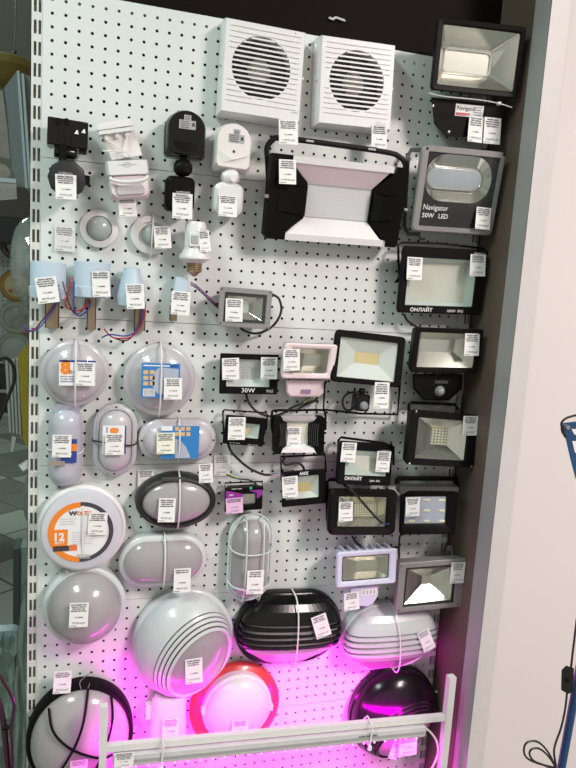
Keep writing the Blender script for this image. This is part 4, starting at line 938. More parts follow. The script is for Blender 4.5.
# ------------------------------------------------------------------ bulkhead lamps
BG = 'round and oval bulkhead lamps'
def dome(it, shp, m, w, h, y0, hgt, r=None, n=8, name='diffuser', cx=0, cz=0, pw=.5, edge=.15):
    """bulging cover; shp 'el' or 'rr'"""
    L = []
    for k in range(n + 1):
        t = k / n; a = t * PI / 2; s = math.cos(a); y = y0 - hgt * math.sin(a)
        s = max(s, .03)
        if shp == 'el': L.append(el(w * s, h * s, y, cx, cz))
        else:
            mn = min(w, h); i = mn / 2 * (1 - s); L.append(rr(w - 2 * i, h - 2 * i, (r or mn / 2) - i * (r or mn / 2) / (mn / 2) , y, cx, cz, 9))
    return MB().loft(L, True, True).build(name, m, item=it, sharp=50)
def ringbase(it, shp, m, w, h, d, r=None, bev=.005, inner=None, name='base'):
    f = (lambda a, b, y, rad: el(a, b, y)) if shp == 'el' else (lambda a, b, y, rad: rr(a, b, max(rad, .004), y, seg=9))
    rad = r or min(w, h) / 2
    L = [f(w * .96, h * .96, 0, rad), f(w, h, -.003, rad), f(w, h, -d + bev, rad), f(w - 2 * bev * .6, h - 2 * bev * .6, -d + bev * .3, rad - bev * .6), f(w - 2 * bev * 1.4, h - 2 * bev * 1.4, -d, rad - bev * 1.4)]
    if inner: L.append(f(w - 2 * inner, h - 2 * inner, -d + .002, rad - inner))
    return MB().loft(L).build(name, m, item=it, sharp=40)
def tie_v(it, h, y, x=0, r=.0017, back=.004, m=None, lean=0.0, flat=.45):
    pts = []
    for k in range(13):
        a = -PI / 2 + PI * k / 12; pts.append(V((x + lean * math.sin(a), -back - (y - back) * max(0, math.cos(a)) ** .55, h / 2 * 1.02 * math.sin(a))))
    o = MB().tube(pts, r, n=6, sub=2).build('cable_tie', m or TIE, item=it); return o
def tie_h(it, w, y, z=0, r=.0016, back=.004, m=None):
    pts = [V((w / 2 * 1.04 * math.sin(a), -back - (y - back) * max(0, math.cos(a)) ** .55, z - .004 * math.sin(a * 2))) for a in [-PI / 2 + PI * k / 12 for k in range(13)]]
    return MB().tube(pts, r, n=6, sub=2).build('cable_tie', m or TIE, item=it)
def flatlabel(it, q, y, m, name='label_sticker'):
    T = it.rect(q, y); o = MB().box(T[0] - T[2] / 2, T[0] + T[2] / 2, y - .0004, y, T[1] - T[3] / 2, T[1] + T[3] / 2).build(name, m, item=it); return o, T
def bulkheads():
    # round "8"
    it = item_at('bulkhead_lamp', 'round light grey bulkhead lamp with an orange 8 on its label', 'bulkhead lamp', 40, 109.5, 341, 407, .045, D=.035, group=BG); w, h = it.w, it.h
    ringbase(it, 'el', OPALL, w, h, .03, bev=.006); dome(it, 'el', OPALL, w * .86, h * .86, -.029, .024); dome(it, 'el', CLEAR, w * .98, h * .98, -.012, .048, name='clear_wrap')
    o, T = flatlabel(it, ((59, 359.5), (96, 361), (95, 386), (59, 385.5)), -.0605, WHITEPR)
    y = -.0613; MB().box(T[0] - T[2] / 2, T[0] + T[2] / 2, y, y + .0003, T[1] + T[3] * .42, T[1] + T[3] * .5).build('blue_band', NAVY, o)
    c = it.loc(65.5, 367.5, y); MB().text('8', c.x, c.z - .012, y, .036, 'CENTER', bold=.06).build('orange_numeral', ORANGE, o)
    t = MB(); c = it.loc(62, 377, y); 
    for k in range(3): bars(t, c.x - .004, c.x + .026, c.z - .005 * k, .0022, y)
    c = it.loc(71, 372, y); t.text('Вт', c.x - .004, c.z - .004, y, .010); t.build('label_print', NAVY, o)
    tie_v(it, h * 1.02, .066, x=.002)
    # round blue label
    it = item_at('bulkhead_lamp', 'round white bulkhead lamp with a bright blue label', 'bulkhead lamp', 124, 196.5, 344.5, 417, .045, D=.035, group=BG); w, h = it.w, it.h
    ringbase(it, 'el', OPALL, w, h, .03, bev=.006); dome(it, 'el', OPALL, w * .84, h * .84, -.029, .024); dome(it, 'el', CLEAR, w * .98, h * .98, -.012, .048, name='clear_wrap')
    o, T = flatlabel(it, ((141.5, 362.5), (180, 364), (179.5, 398.5), (141, 397)), -.0605, BLUEPR); y = -.0613
    t = MB()
    for i in range(2):
        for j in range(3): c = it.loc(145.8 + 6.4 * i, 372.2 + 5.6 * j, y); t.box(c.x - .005, c.x + .005, y, y + .0003, c.z - .0042, c.z + .0042)
    t.build('orange_icons', mat('orange_icon', (.75, .50, .22), .5), o)
    t = MB(); c = it.loc(163, 381, y); t.v += [(c.x + .022 * math.cos(a), y, c.z + .03 * math.sin(a)) for a in np.linspace(PI * .6, PI * 1.4, 14)] + [(T[0] + T[2] * .46, y, c.z - .026), (T[0] + T[2] * .46, y, c.z + .026)]; t.f.append(tuple(range(16))); t.build('pale_bulb_print', mat('grey_blue_print', (.45, .50, .60), .5), o)
    t = MB(); c = it.loc(158.5, 365.8, y); t.box(T[0] - T[2] * .46, T[0] + T[2] * .25, y, y + .0002, c.z - .0012, c.z + .0012).build('white_line', WHITEPR, o); c = it.loc(149, 392.5, y)
    t = MB(); t.box(c.x - .012, c.x + .012, y, y + .0002, c.z - .008, c.z + .008); t.build('white_print', WHITEPR, o)
    t = MB(); 
    for k in range(9): t.box(c.x - .010 + .0024 * k, c.x - .0092 + .0024 * k, y - .0002, y, c.z - .007, c.z + .007)
    t.build('barcode', INK, o)
    c = it.loc(174, 366.3, y); MB().box(c.x - .008, c.x + .008, y, y + .0002, c.z - .002, c.z + .002).build('navy_box', NAVY, o)
    tie_v(it, h * 1.02, .066, x=-.001)
    # vertical oval in film
    it = item_at('bulkhead_lamp', 'tall oval pale lamp in film with blue and orange sticker, leftmost of the ovals', 'bulkhead lamp', 47.5, 83, 410, 491, .05, D=.045, group=BG); w, h = it.w, it.h
    MB().loft([rr(w * .96, h * .97, w * .48, 0, seg=9), rr(w, h, w / 2, -.004, seg=9), rr(w, h, w / 2, -.02, seg=9)]).build('base', OPALL, item=it)
    dome(it, 'rr', mat('cool_opal', (.50, .51, .58), .22, coat=.5), w * .96, h * .97, -.018, .03)
    o, T = flatlabel(it, ((63, 446), (75, 432), (75, 462), (63, 464)), -.049, NAVY); MB().box(T[0], T[0] + T[2] * .5, -.0499, -.0495, T[1], T[1] + T[3] * .3).build('orange_patch', ORANGE, o)
    c = it.loc(56.5, 463, -.049); MB().box(c.x - .012, c.x + .016, -.0496, -.049, c.z - .006, c.z + .004).build('brown_patch', mat('brown_print', (.35, .28, .24), .5), o)
    tie_h(it, w, .050, z=-.004); c = V((0, -.012, h * .48)); MB().lathe([(.0025, 0), (.0025, .001)], (c.x - .002, -.022, h * .44), n=10).build('screw_hole', INK, item=it)
    MB().loft([rr(w * .5, .026, .006, -.004, .004, h * .5 + .004), rr(w * .7, .020, .006, -.026, .002, h * .5 - .004)]).build('film_end', clear('violet_film', tint=(.85, .85, .95), milky=.5, gl=.15, mcol=(.60, .60, .72)), item=it)
    # vertical oval framed, black tie
    it = item_at('bulkhead_lamp', 'tall oval white framed bulkhead lamp held by a black cable tie', 'bulkhead lamp', 93.5, 137.5, 405.5, 478, .04, D=.036, group=BG); w, h = it.w, it.h
    ringbase(it, 'rr', OPALL, w, h, .026, bev=.005); ringbase_w = w * .80
    dome(it, 'rr', OPALL, w * .74, h * .84, -.025, .022); MB().tube(rr(w * .80, h * .88, w * .4, -.028, seg=9), .0016, n=6, sub=0, closed=True).build('frame_line', OPALL, item=it)
    o, T = flatlabel(it, ((102.5, 426), (126, 425), (126, 453), (102.5, 455)), -.0485, WHITEPR); y = -.0493
    MB().box(T[0] + T[2] * .44, T[0] + T[2] * .5, y, y + .0003, T[1] - T[3] / 2, T[1] + T[3] * .5).build('blue_edge', NAVY, o)
    c = it.loc(118, 430.5, y); MB().text('8', c.x, c.z, y, .022, 'CENTER', bold=.06, rot=PI / 2).build('orange_numeral', ORANGE, o)
    t = MB(); c = it.loc(107, 430, y); t.box(c.x - .001, c.x + .001, y, y + .0003, c.z - .006, c.z + .006); t.build('label_print', NAVY, o)
    tie_h(it, w, .051, z=-.002, m=RUB, r=.0018)
    for z in (h * .46, -h * .46): MB().lathe([(.0025, 0), (.0025, .001)], (0, -.0255, z), n=10).build('screw_hole', INK, item=it)
    # horizontal oval with blue label
    it = item_at('bulkhead_lamp', 'wide oval white bulkhead lamp with a blue label behind a cream price tag', 'bulkhead lamp', 139.5, 218, 421, 462, .045, D=.038, group=BG); w, h = it.w, it.h
    ringbase(it, 'rr', OPALL, w, h, .028, bev=.005); dome(it, 'rr', OPALL, w * .88, h * .82, -.027, .022)
    o, T = flatlabel(it, ((161, 426), (199, 426), (199, 458.5), (161, 458.5)), -.0495, BLUEPR); y = -.0503
    t = MB()
    for i in range(3):
        for j in range(2): c = it.loc(177.2 + 5.6 * i, 428.8 + 5.4 * j, y); t.box(c.x - .0044, c.x + .0044, y, y + .0003, c.z - .0042, c.z + .0042)
    t.build('orange_icons', mat('orange_icon', (.75, .50, .22), .5), o)
    t = MB(); t.v += [(p.x, y, p.z) for p in (it.loc(*q_, y) for q_ in ((175, 439), (180, 440), (186, 447), (190, 456), (190, 458), (175, 458)))]; t.f.append(tuple(range(6))); t.build('pale_print', mat('grey_blue_print', (.45, .50, .60), .5), o)
    c = it.loc(167, 428, y); MB().box(c.x - .012, c.x + .012, y, y + .0003, c.z - .006, c.z + .004).build('white_print', WHITEPR, o)
    tie_v(it, h * 1.04, .054, x=.0)
    for x in (w * .46, -w * .46): MB().lathe([(.0025, 0), (.0025, .001)], (x, -.0275, 0), n=10).build('screw_hole', INK, item=it)
    # 12 W round
    it = item_at('bulkhead_lamp', 'big round white lamp with an orange and black ring label reading 12', 'bulkhead lamp', 37.5, 127, 487.5, 574, .06, D=.045, group=BG); w, h = it.w, it.h
    ringbase(it, 'el', WHITE, w, h, .036, bev=.006); MB().loft([el(w * .93, h * .93, -.036), el(w * .90, h * .90, -.045), el(w * .84, h * .84, -.047), el(w * .1, h * .1, -.047)]).build('diffuser', mat('cool_opal_flat', (.66, .66, .72), .25, coat=.4), item=it, sharp=50)
    c = it.loc(81, 532, -.0475); c = V((c.x, -.0475, c.z)); R = .0665
    lab = MB().lathe([(R, 0), (R, .0004), (.0001, .0004)], c, n=56).build('round_label', WHITEPR, item=it); y = -.0483
    def arc(a0, a1, r0, r1, m, nm, yy=y):
        t = MB(); A = np.linspace(math.radians(a0), math.radians(a1), 40)
        for a, b in zip(A[:-1], A[1:]): t.quad(*[V((c.x + r_ * math.cos(q_), yy, c.z + r_ * math.sin(q_))) for r_, q_ in ((r0, a), (r1, a), (r1, b), (r0, b))])
        t.build(nm, m, lab)
    arc(92, 268, R * .82, R, ORANGE, 'orange_ring'); arc(-92, 92, R * .86, R, INK, 'black_ring')
    L_ = lambda a, b, yy=y - .0003: it.loc(a, b, yy)
    def prect(x0, y0, x1, y1, m, nm, yy=y - .0003):
        a, b = it.loc(x0, y0, yy), it.loc(x1, y1, yy); MB().box(min(a.x, b.x), max(a.x, b.x), yy, yy + .0002, min(a.z, b.z), max(a.z, b.z)).build(nm, m, lab)
    prect(52, 530, 67.5, 546.5, ORANGE, 'orange_block'); prect(53, 546.5, 69, 551, INK, 'black_block'); prect(69, 545, 77, 550.5, mat('vermilion_print', (.85, .20, .06), .5), 'red_block')
    a = it.loc(52.7, 541, y - .0006); MB().text('12', a.x, a.z, y - .0006, .0235, bold=.04).text('ВАТТ', a.x + .004, a.z - .0078, y - .0006, .0075, bold=.02).build('white_numeral', WHITEPR, lab)
    a = it.loc(69, 515.5, y - .0006); MB().text('W', a.x, a.z, y - .0006, .0125, bold=.06, sx=1.2).build('black_letter', INK, lab); MB().text('OLTA', a.x + .0155, a.z, y - .0006, .0118, bold=.04, sx=1.0).build('red_letters', mat('vermilion_print', (.85, .20, .06), .5), lab)
    t = MB()
    for k in range(3): a = it.loc(60, 519.5 + 2.6 * k, y); bars(t, a.x, a.x + .034, a.z, .0016, y - .0006, center=False)
    for k in range(6): a = it.loc(72, 533 + 2.3 * k, y); bars(t, a.x, a.x + .055, a.z, .0014, y - .0006, center=False)
    for k in range(9): a = it.loc(77 + 1.5 * k, 557, y); t.box(a.x, a.x + .0014, y - .0006, y - .0004, a.z - .004, a.z + .007)
    t.build('fine_print', GREYPR, lab)
    tie_v(it, h * 1.0, .052, x=.001)
    # black framed oval
    it = item_at('bulkhead_lamp', 'oval lamp with a thick black rim and frosted glass', 'bulkhead lamp', 136.5, 217.5, 476, 530, .06, D=.045, group=BG); w, h = it.w, it.h
    f = lambda s, y, dx=0: el(w * s - (1 - s) * 0, h - w * (1 - s), y)
    MB().loft([f(.94, 0), f(1.0, -.006), f(1.0, -.028), f(.97, -.042), f(.90, -.046), f(.85, -.040), f(.85, -.02)]).build('rim', mat('black_rubber_rim', (.018, .018, .018), .5, bump=.1, nscale=200), item=it, sharp=50)
    dome(it, 'el', OPAL, w * .85, h - w * .15, -.036, .022); tie_v(it, h * 1.04, .062, x=.004)
    T = it.rect(((162, 477), (185, 478), (185, 482), (162, 481)), -.046); MB().cbox(T[2], T[3], .001, -.044, -.0475, T[0], T[1]).build('rim_plate', mat('dark_moulding', (.06, .06, .06), .5), item=it)
    # grey rim horizontal oval
    it = item_at('bulkhead_lamp', 'wide oval frosted lamp with a pale grey rim, below the black rimmed oval', 'bulkhead lamp', 120, 208, 537.5, 588, .055, D=.04, group=BG); w, h = it.w, it.h
    ringbase(it, 'rr', mat('pale_grey_rim', (.62, .66, .67), .35), w, h, .034, bev=.006); dome(it, 'rr', OPAL, w * .90, h * .82, -.033, .024); tie_v(it, h * 1.04, .062, x=.0)
    MB().lathe([(.003, 0), (.003, .004)], (w / 2 + .002, -.015, -.008), (1, 0, 0), n=10).build('screw', STEEL, item=it)
    # caged vertical oval
    it = item_at('bulkhead_lamp', 'tall oval lamp behind a white wire cage', 'bulkhead lamp', 231, 273, 519, 604, .06, D=.045, group=BG); w, h = it.w, it.h
    m = mat('pale_mint_metal', (.62, .70, .69), .35)
    ringbase(it, 'rr', m, w, h, .022, bev=.004); dome(it, 'rr', OPAL, w * .88, h * .9, -.02, .038)
    g = []
    for x in (-w * .18, w * .22): MB().tube([V((x, -.018 - .046 * max(0, math.cos(a)) ** .5, h * .49 * math.sin(a))) for a in np.linspace(-PI / 2, PI / 2, 15)], .0019, n=6, sub=2).build('cage_wire', m, item=it)
    for z in (h * .16, -h * .24): MB().tube([V((w * .51 * math.sin(a), -.018 - .044 * max(0, math.cos(a)) ** .5, z - .012 * math.cos(a))) for a in np.linspace(-PI / 2, PI / 2, 15)], .0019, n=6, sub=2).build('cage_wire', m, item=it)
    MB().tube(rr(w * 1.02, h * 1.02, w / 2, -.020, seg=9), .0026, n=6, sub=0, closed=True).build('cage_hoop', m, item=it)
    # round frosted dome left
    it = item_at('bulkhead_lamp', 'round frosted bowl lamp with pale grey rim, left side below the ring label lamp', 'bulkhead lamp', 42.5, 127, 571, 650, .055, D=.045, group=BG); w, h = it.w, it.h
    ringbase(it, 'el', mat('pale_grey_rim', (.62, .66, .67), .35), w, h, .030, bev=.006); dome(it, 'el', OPAL, w * .89, h * .89, -.030, .062)
    c = V((-w * .22, -.036, h * .47)); MB().lathe([(.003, -.006), (.003, .006)], c, (0, 0, 1), n=10).build('rim_clip', LGREY, item=it)
    # ribbed caps
    def eyelid(it, w, h, hgt, ax, bands, cover, lens, y0=-.02, tilt_base=0):
        """bowl whose cover is cut into rib bands around a slanted axis; lens at the pole"""
        ax = V(ax).normalized(); q_ = V((0, -1, 0)).rotation_difference(ax)
        def cap(th0, th1, rad, n=56, k=6):
            L = []
            for j in range(k + 1):
                th = th0 + (th1 - th0) * j / k
                ring = []
                for i in range(n):
                    p = V((math.sin(th) * math.cos(2 * PI * i / n), -math.cos(th), math.sin(th) * math.sin(2 * PI * i / n))); p = q_ @ p
                    if p.y > -.02:     # below the rim: slide down to the rim circle
                        hl = math.hypot(p.x, p.z) or 1e-6; p = V((p.x / hl, -.02, p.z / hl)) 
                    ring.append(V((p.x * w / 2 * rad, y0 + p.y * hgt * rad, p.z * h / 2 * rad)))
                L.append(ring)
            return L
        th = math.radians
        MB().loft(cap(th(1), th(bands[0] + 1), .955), True, False).build('lens', lens, item=it, sharp=60)
        gap = 1.8
        for a, b in zip(bands[:-1], bands[1:]):
            o_ = cap(th(a), th(b - gap), 1.0, k=2); i_ = cap(th(a), th(b - gap), .94, k=1)
            MB().loft([i_[0]] + o_ + [i_[-1]], False, False).build('rib', cover, item=it, sharp=40)
            MB().loft([cap(th(b - gap), th(b), .945, k=1)[0], cap(th(b - gap), th(b), .945, k=1)[1]], False, False).build('groove', mat('shadow_slot', (.10, .06, .09), .7), item=it)
        MB().loft([cap(th(bands[-1]), th(bands[-1]), .94, k=1)[0]] + cap(th(bands[-1]), th(178), 1.0, k=16), False, True).build('hood', cover, item=it, sharp=60)
    it = item_at('bulkhead_lamp', 'large round grey lamp with a hooded cover and curved ribs, overlapping the red ring lamp', 'bulkhead lamp', 134, 237, 596, 704, .055, D=.05, group=BG); w, h = it.w, it.h
    gm = mat('pale_grey_hood', (.60, .63, .64), .3, coat=.3)
    ringbase(it, 'el', gm, w, h, .024, bev=.006); eyelid(it, w * .94, h * .94, .082, (.58, -1, -.44), (48, 53.5, 59, 64.5, 70), gm, mat('mauve_opal', (.36, .31, .34), .25, coat=.4), y0=-.020)
    it = item_at('bulkhead_lamp', 'wide glossy black oval lamp with horizontal ribs and a white cable tie', 'bulkhead lamp', 239.5, 345.5, 598, 669, .05, D=.05, group=BG); w, h = it.w, it.h
    it.o.matrix_world = it.M = it.M @ Matrix.Rotation(math.radians(3), 4, 'Y'); it.inv = it.M.inverted()
    def oval_ribbed(it, w, h, cover, lens, name_tie_lean):
        MB().loft([rr(w * .97, h * .96, h * .48, 0, seg=9), rr(w, h, h / 2, -.003, seg=9), rr(w, h, h / 2, -.022, seg=9), rr(w * .98, h * .96, h * .47, -.026, seg=9)]).build('base', cover, item=it, sharp=50)
        H = .052; y0 = -.022
        def prof(z):   # depth of the bulge at height z (fraction)
            return H * math.sqrt(max(0, 1 - (z / (h * .48)) ** 2))
        def slab(z0, z1, sc, m, nm, n=26, lo=.0):
            L = []
            for k in range(5):
                z = z0 + (z1 - z0) * k / 4; hw0 = w * .485
                # stadium half-width at this height
                rr_ = h * .48; hw = (w * .485 - rr_) + math.sqrt(max(1e-7, rr_ ** 2 - z ** 2)); d = prof(z) * sc
                row = [V((hw * sc * (1 if sc > .99 else .995) * math.sin(a), y0 - d * max(0, math.cos(a)) ** .42, z)) for a in np.linspace(-PI / 2, PI / 2, n)]
                L.append(row)
            mb = MB()
            for r0, r1 in zip(L[:-1], L[1:]):
                for i in range(n - 1): mb.quad(r0[i], r0[i + 1], r1[i + 1], r1[i])
            for row, s in ((L[0], 1), (L[-1], -1)):
                inn = [V((p.x * .96, y0 + (p.y - y0) * .86, p.z)) for p in row]
                for i in range(n - 1): mb.quad(row[i], row[i + 1], inn[i + 1], inn[i])
            mb.build(nm, m, item=it, sharp=40)
        slab(-h * .478, h * .478, .93, lens, 'lens')
        slab(h * .16, h * .479, 1.0, cover, 'hood')
        for k in range(4):
            z = h * .13 - k * h * .085; slab(z - h * .042, z, 1.0, cover, 'rib')
        pts = [V((name_tie_lean * math.sin(a) + w * .02, -.01 - (H + .016) * max(0, math.cos(a)) ** .5, h * .51 * math.sin(a))) for a in np.linspace(-PI / 2, PI / 2, 13)]
        MB().tube(pts, .0019, n=6, sub=2).build('cable_tie', TIE, item=it)
    oval_ribbed(it, w, h, BLACKG, mat('mauve_opal', (.36, .31, .34), .25, coat=.4), -.006)
    it = item_at('bulkhead_lamp', 'wide pale grey oval lamp with horizontal ribs, right of the black ribbed one', 'bulkhead lamp', 347, 440.5, 609, 674, .05, D=.05, group=BG); w, h = it.w, it.h
    oval_ribbed(it, w, h, gm, mat('mauve_opal', (.36, .31, .34), .25, coat=.4), -.010)
    it = item_at('bulkhead_lamp', 'round glossy black lamp with ribbed hood behind the right end of the light bar', 'bulkhead lamp', 356, 440, 674, 763, .055, D=.05, group=BG); w, h = it.w, it.h
    ringbase(it, 'el', BLACKG, w, h, .024, bev=.006); eyelid(it, w * .97, h * .97, .070, (.34, -1, -.75), (44, 49, 54, 59, 64), BLACKG, mat('mauve_opal', (.36, .31, .34), .25, coat=.4), y0=-.020)
    MB().lathe([(.004, 0), (.004, .006), (.0001, .007)], (w * .49, -.02, h * .16), (1, -.3, .2), n=10).build('screw', STEEL, item=it)
    # red ring with white dome
    it = item_at('bulkhead_lamp', 'round lamp with a wide red ring and white dome, lit magenta by the light bar', 'bulkhead lamp', 192.5, 281, 668, 753, .035, D=.03, group=BG); w, h = it.w, it.h
    MB().loft([el(w * .97, h * .97, 0), el(w, h, -.004), el(w, h, -.014), el(w * .97, h * .97, -.020), el(w * .76, h * .76, -.030), el(w * .72, h * .72, -.024)]).build('red_ring', REDRING, item=it, sharp=40)
    c = it.loc(237, 707, -.04); cz = c.z
    t = MB().loft([el(w * .75, h * .75, -.022, c.x, cz), el(w * .76, h * .76, -.044, c.x, cz), el(w * .73, h * .73, -.048, c.x, cz)]).build('dome_rim', WHITE, item=it, sharp=40)
    dome(it, 'el', mat('white_opal', (.74, .72, .74), .25, coat=.5), w * .71, h * .71, -.046, .034, cx=c.x, cz=cz)
    for s in (-1, 1): MB().box(c.x + s * w * .37 - .005, c.x + s * w * .37 + .005, -.05, -.036, cz - .008 - s * .006, cz + .008 - s * .006).build('rim_lug', WHITE, item=it)
    # bottom left caged round
    it = item_at('bulkhead_lamp', 'big round lamp with black rim and crossed black cage bars at the bottom left', 'bulkhead lamp', 27, 134, 688, 794, .055, D=.045, group=BG); w, h = it.w, it.h
    f = lambda s, y: el(w * s, h * s, y)
    MB().loft([f(.95, 0), f(1.0, -.004), f(1.0, -.034), f(.97, -.040), f(.93, -.040), f(.92, -.03)]).build('rim', BLACK, item=it, sharp=40)
    dome(it, 'el', OPAL, w * .92, h * .92, -.034, .052)
    def bar(P, r=.0028):
        MB().tube([V((x * w / 2, -.036 - .058 * math.sqrt(max(0, 1 - x * x - z * z)), z * h / 2)) for x, z in P], r, n=6, sub=4).build('cage_bar', BLACK, item=it)
    bar([(.12, .97), (.06, .6), (-.06, .25), (-.25, -.1), (-.5, -.5), (-.66, -.72)]); bar([(-.58, .74), (-.5, .45), (-.25, .2), (.1, 0), (.5, -.14), (.97, -.1)]); bar([(.55, .8), (.58, .5), (.48, .1), (.30, -.3), (.1, -.9)])
    wire(it, [(81, 689, .06), (80, 682, .03), (86, 676, .01), (90, 673, .004)], .0009, STEEL, 'hanging_wire'); wire(it, [(88, 688, .06), (89, 683, .03), (80, 684, .01), (75, 678, .004)], .0009, STEEL, 'hanging_wire')
    # frosted jar lamp
    it = item_at('wall_lamp', 'frosted jar shaped wall lamp half hidden behind the light bar', 'lamp', 150, 187, 697, 748, .05, D=.045); w, h = it.w, it.h
    MB().lathe([(w * .30, h * .50), (w * .38, h * .49), (w * .46, h * .40), (w * .47, .0), (w * .5, -h * .04), (w * .5, -h * .5), (w * .44, -h * .52)], (0, -.035, 0), (0, 0, 1), n=36, sz=.75).build('jar', mat('pinkish_frosted_jar', (.72, .66, .70), .35, coat=.2), item=it)
    MB().lathe([(w * .12, h * .47), (w * .14, h * .54), (.0001, h * .56)], (0, -.035, 0), (0, 0, 1), n=16).build('knob', WHITE, item=it)
    MB().box(-w * .60, -w * .45, -.04, -.02, h * .08, h * .34).build('side_hinge', WHITE, item=it)
bulkheads()

# ------------------------------------------------------------------ magenta light bar on its frame
def lightbar():
    D = .155
    a, b = at(101, 747, D), at(444, 716, D); d = (b - a).normalized(); ang = math.atan2(-(b.z - a.z), b.x - a.x)
    fr = bpy.data.objects.new('support_frame', None); COL.objects.link(fr); tag_(fr, 'white metal frame with two posts in front of the lowest lamps', 'frame')
    mp = mat('white_tube_paint', (.72, .73, .70), .4, noise=.02, nscale=10)
    fr.location = (a.x, -D, at(98, 768, D).z - .1)
    O = V(fr.location)
    def w2(mb, nm, m, par): 
        mb.v = [tuple(V(p) - O) for p in mb.v]; return mb.build(nm, m, par)
    t1, t2 = at(104, 705, D), at(451.5, 676, D)
    w2(MB().box(t1.x - .0075, t1.x + .0075, -D - .0075, -D + .0075, .0, t1.z), 'post', mp, fr)
    w2(MB().box(t2.x - .009, t2.x + .009, -D - .009, -D + .009, .0, t2.z), 'post', mp, fr)
    R = Matrix.Rotation(ang, 3, 'Y'); L = (b - a).length
    mb = MB().box(0, L, -.007, .007, -.007, .007); mb.v = [tuple(a + V((0, 0, -.002)) + R @ V(p)) for p in mb.v]; w2(mb, 'cross_bar', mp, fr)
    for x in (t1.x, t2.x): w2(MB().box(x - .012, x + .012, -D - .20, -D + .02, 0, .012), 'foot', mp, fr)
    # luminaire strapped under the cross bar
    lb = bpy.data.objects.new('grow_light', None); COL.objects.link(lb); tag_(lb, 'long white strip light glowing magenta along its lower rear edge', 'strip light')
    c0, c1 = at(113, 757, D), at(422, 730, D); c0.z += .0; lb.matrix_world = Matrix.Translation(c0) @ R.to_4x4(); LL = (c1 - c0).length
    prof = [(-.017, .012), (-.017, -.010), (-.012, -.016), (.012, -.016), (.017, -.006), (.017, .012)]
    MB().loft([[V((x, y, z)) for y, z in prof] for x in (0, LL)]).build('housing', mat('white_aluminium', (.66, .67, .66), .4, metal=.1), lb, sharp=20)
    MB().box(.004, LL - .004, -.0185, -.017, -.004, .003).build('front_groove', LGREY, lb)
    em = mat('magenta_led_glow', (.9, .1, .8), .5, emit=(1.0, .0, .78), estr=ESTR)
    # emitting diffuser: lower rear edge, facing the board
    MB().loft([[V((x, y, z)) for y, z in ((-.010, -.0165), (.010, -.0185), (.0195, -.012), (.0195, .006), (.0165, .006), (.0165, -.0165))] for x in (.006, LL - .006)]).build('led_diffuser', em, lb, sharp=20)
    dm = mat('led_point', (1, .6, 1), .5, emit=(1.0, .45, .95), estr=1.6)
    for k in range(26):
        x = .02 + (LL - .04) * k / 25; MB().box(x - .0016, x + .0016, -.0135, -.0105, -.0188, -.0160).build('led_point', dm, lb)
    for x in (.10, .80 * LL):
        c_ = MB().tube([V((x, -.021, -.018)), V((x, -.021, .034)), V((x, .010, .036)), V((x, .024, .02)), V((x, .024, -.016)), V((x, .0, -.024))], .0022, n=6, sub=0, closed=True).build('cable_tie', TIE, lb)
        MB().box(x - .004, x + .004, -.025, -.020, -.028, -.018).build('tie_head', TIE, c_)
    t = MB(); bars(t, LL * .79 - .03, LL * .79 + .035, .004, .004, -.0192); t.build('housing_print', INK, lb)
    inv = lb.matrix_world.inverted()
    P = [inv @ at(*p) for p in ((420, 727, .15), (428, 730, .15), (436, 740, .15), (438, 752, .15), (434, 764, .15), (428, 775, .14), (424, 790, .12))]
    MB().tube(P, .0026, n=8).build('power_cord', WHITE, lb)
ESTR = 75.0

# ------------------------------------------------------------------ all price tags
bpy.context.view_layer.update(); DG = bpy.context.evaluated_depsgraph_get()
P = ptag
P('price tag hanging on the black spotlight at top left', (55.2, 174), (76.3, 175.2), (55.5, 198.6), .072, '992.00', tape=True)
P('price tag below the white box motion sensor', (118, 197.4), (135.8, 197), (119.4, 216.7), .05, '875.00', lines=3)
P('price tag on the black tombstone motion sensor', (172.6, 192.8), (192.6, 194.3), (172.2, 218), .055, '972.00', tape=True)
P('price tag on the white tombstone motion sensor', (219, 194.3), (237.5, 196.2), (218.4, 215.7), .055, '817.00')
P('price tag in a clear pocket left of the uncovered ceiling sensor', (54.8, 225.5), (75.2, 227), (54.4, 250.5), .006, '1 174.00', pocket=True)
P('price tag tilted on the leftmost twilight sensor', (34.2, 277.8), (55.6, 276.4), (38.9, 303.5), .064, '487.00')
P('price tag on the second twilight sensor, right of its wire loop', (91, 270.5), (108.9, 271.7), (93.3, 296), .064, '300.00', tape=True, lines=3)
P('price tag on the tapered twilight sensor', (125.4, 283.8), (143.3, 283.8), (127, 308.8), .064, '385.00')
P('price tag hiding the smallest twilight sensor', (171.9, 290), (190.6, 292.7), (170.8, 313.5), .052, '380.00')
P('price tag over the dome of a ceiling sensor', (153, 226), (169.8, 226.7), (155.2, 248), .052, '522.00')
P('price tag leaning on the screw-in lamp holder', (196.9, 230), (208, 231), (201, 251), .062, '605.00', tape=True)
P('price tag hanging under the left exhaust fan', (279, 119.5), (298, 120), (278.6, 144.3), .055, '1 190.00')
P('price tag hanging under the right exhaust fan', (372.5, 125.4), (388, 125.4), (370.4, 148.7), .055, '1 082.00', tape=True)
P('price tag on the left wing of the giant floodlight', (279, 159), (296, 160), (279, 183.7), .082, '13 999.00')
P('left price tag of the pair under the top right floodlight', (470, 116), (484.6, 117), (466.3, 141.7), .12, '3 306.00', group='pair of price tags under the top right floodlight')
P('right price tag of the pair under the top right floodlight', (485, 117), (501.7, 118.3), (482.5, 143.4), .12, '3 666.00', group='pair of price tags under the top right floodlight')
P('price tag on the lower corner of the oval window floodlight', (477, 206.9), (491.7, 208), (474.6, 228.8), .09, '3 590.00')
P('left price tag on the mint reflector 100W floodlight', (407.6, 256.7), (422.8, 257.7), (406.2, 279.3), .066, '1 250.00')
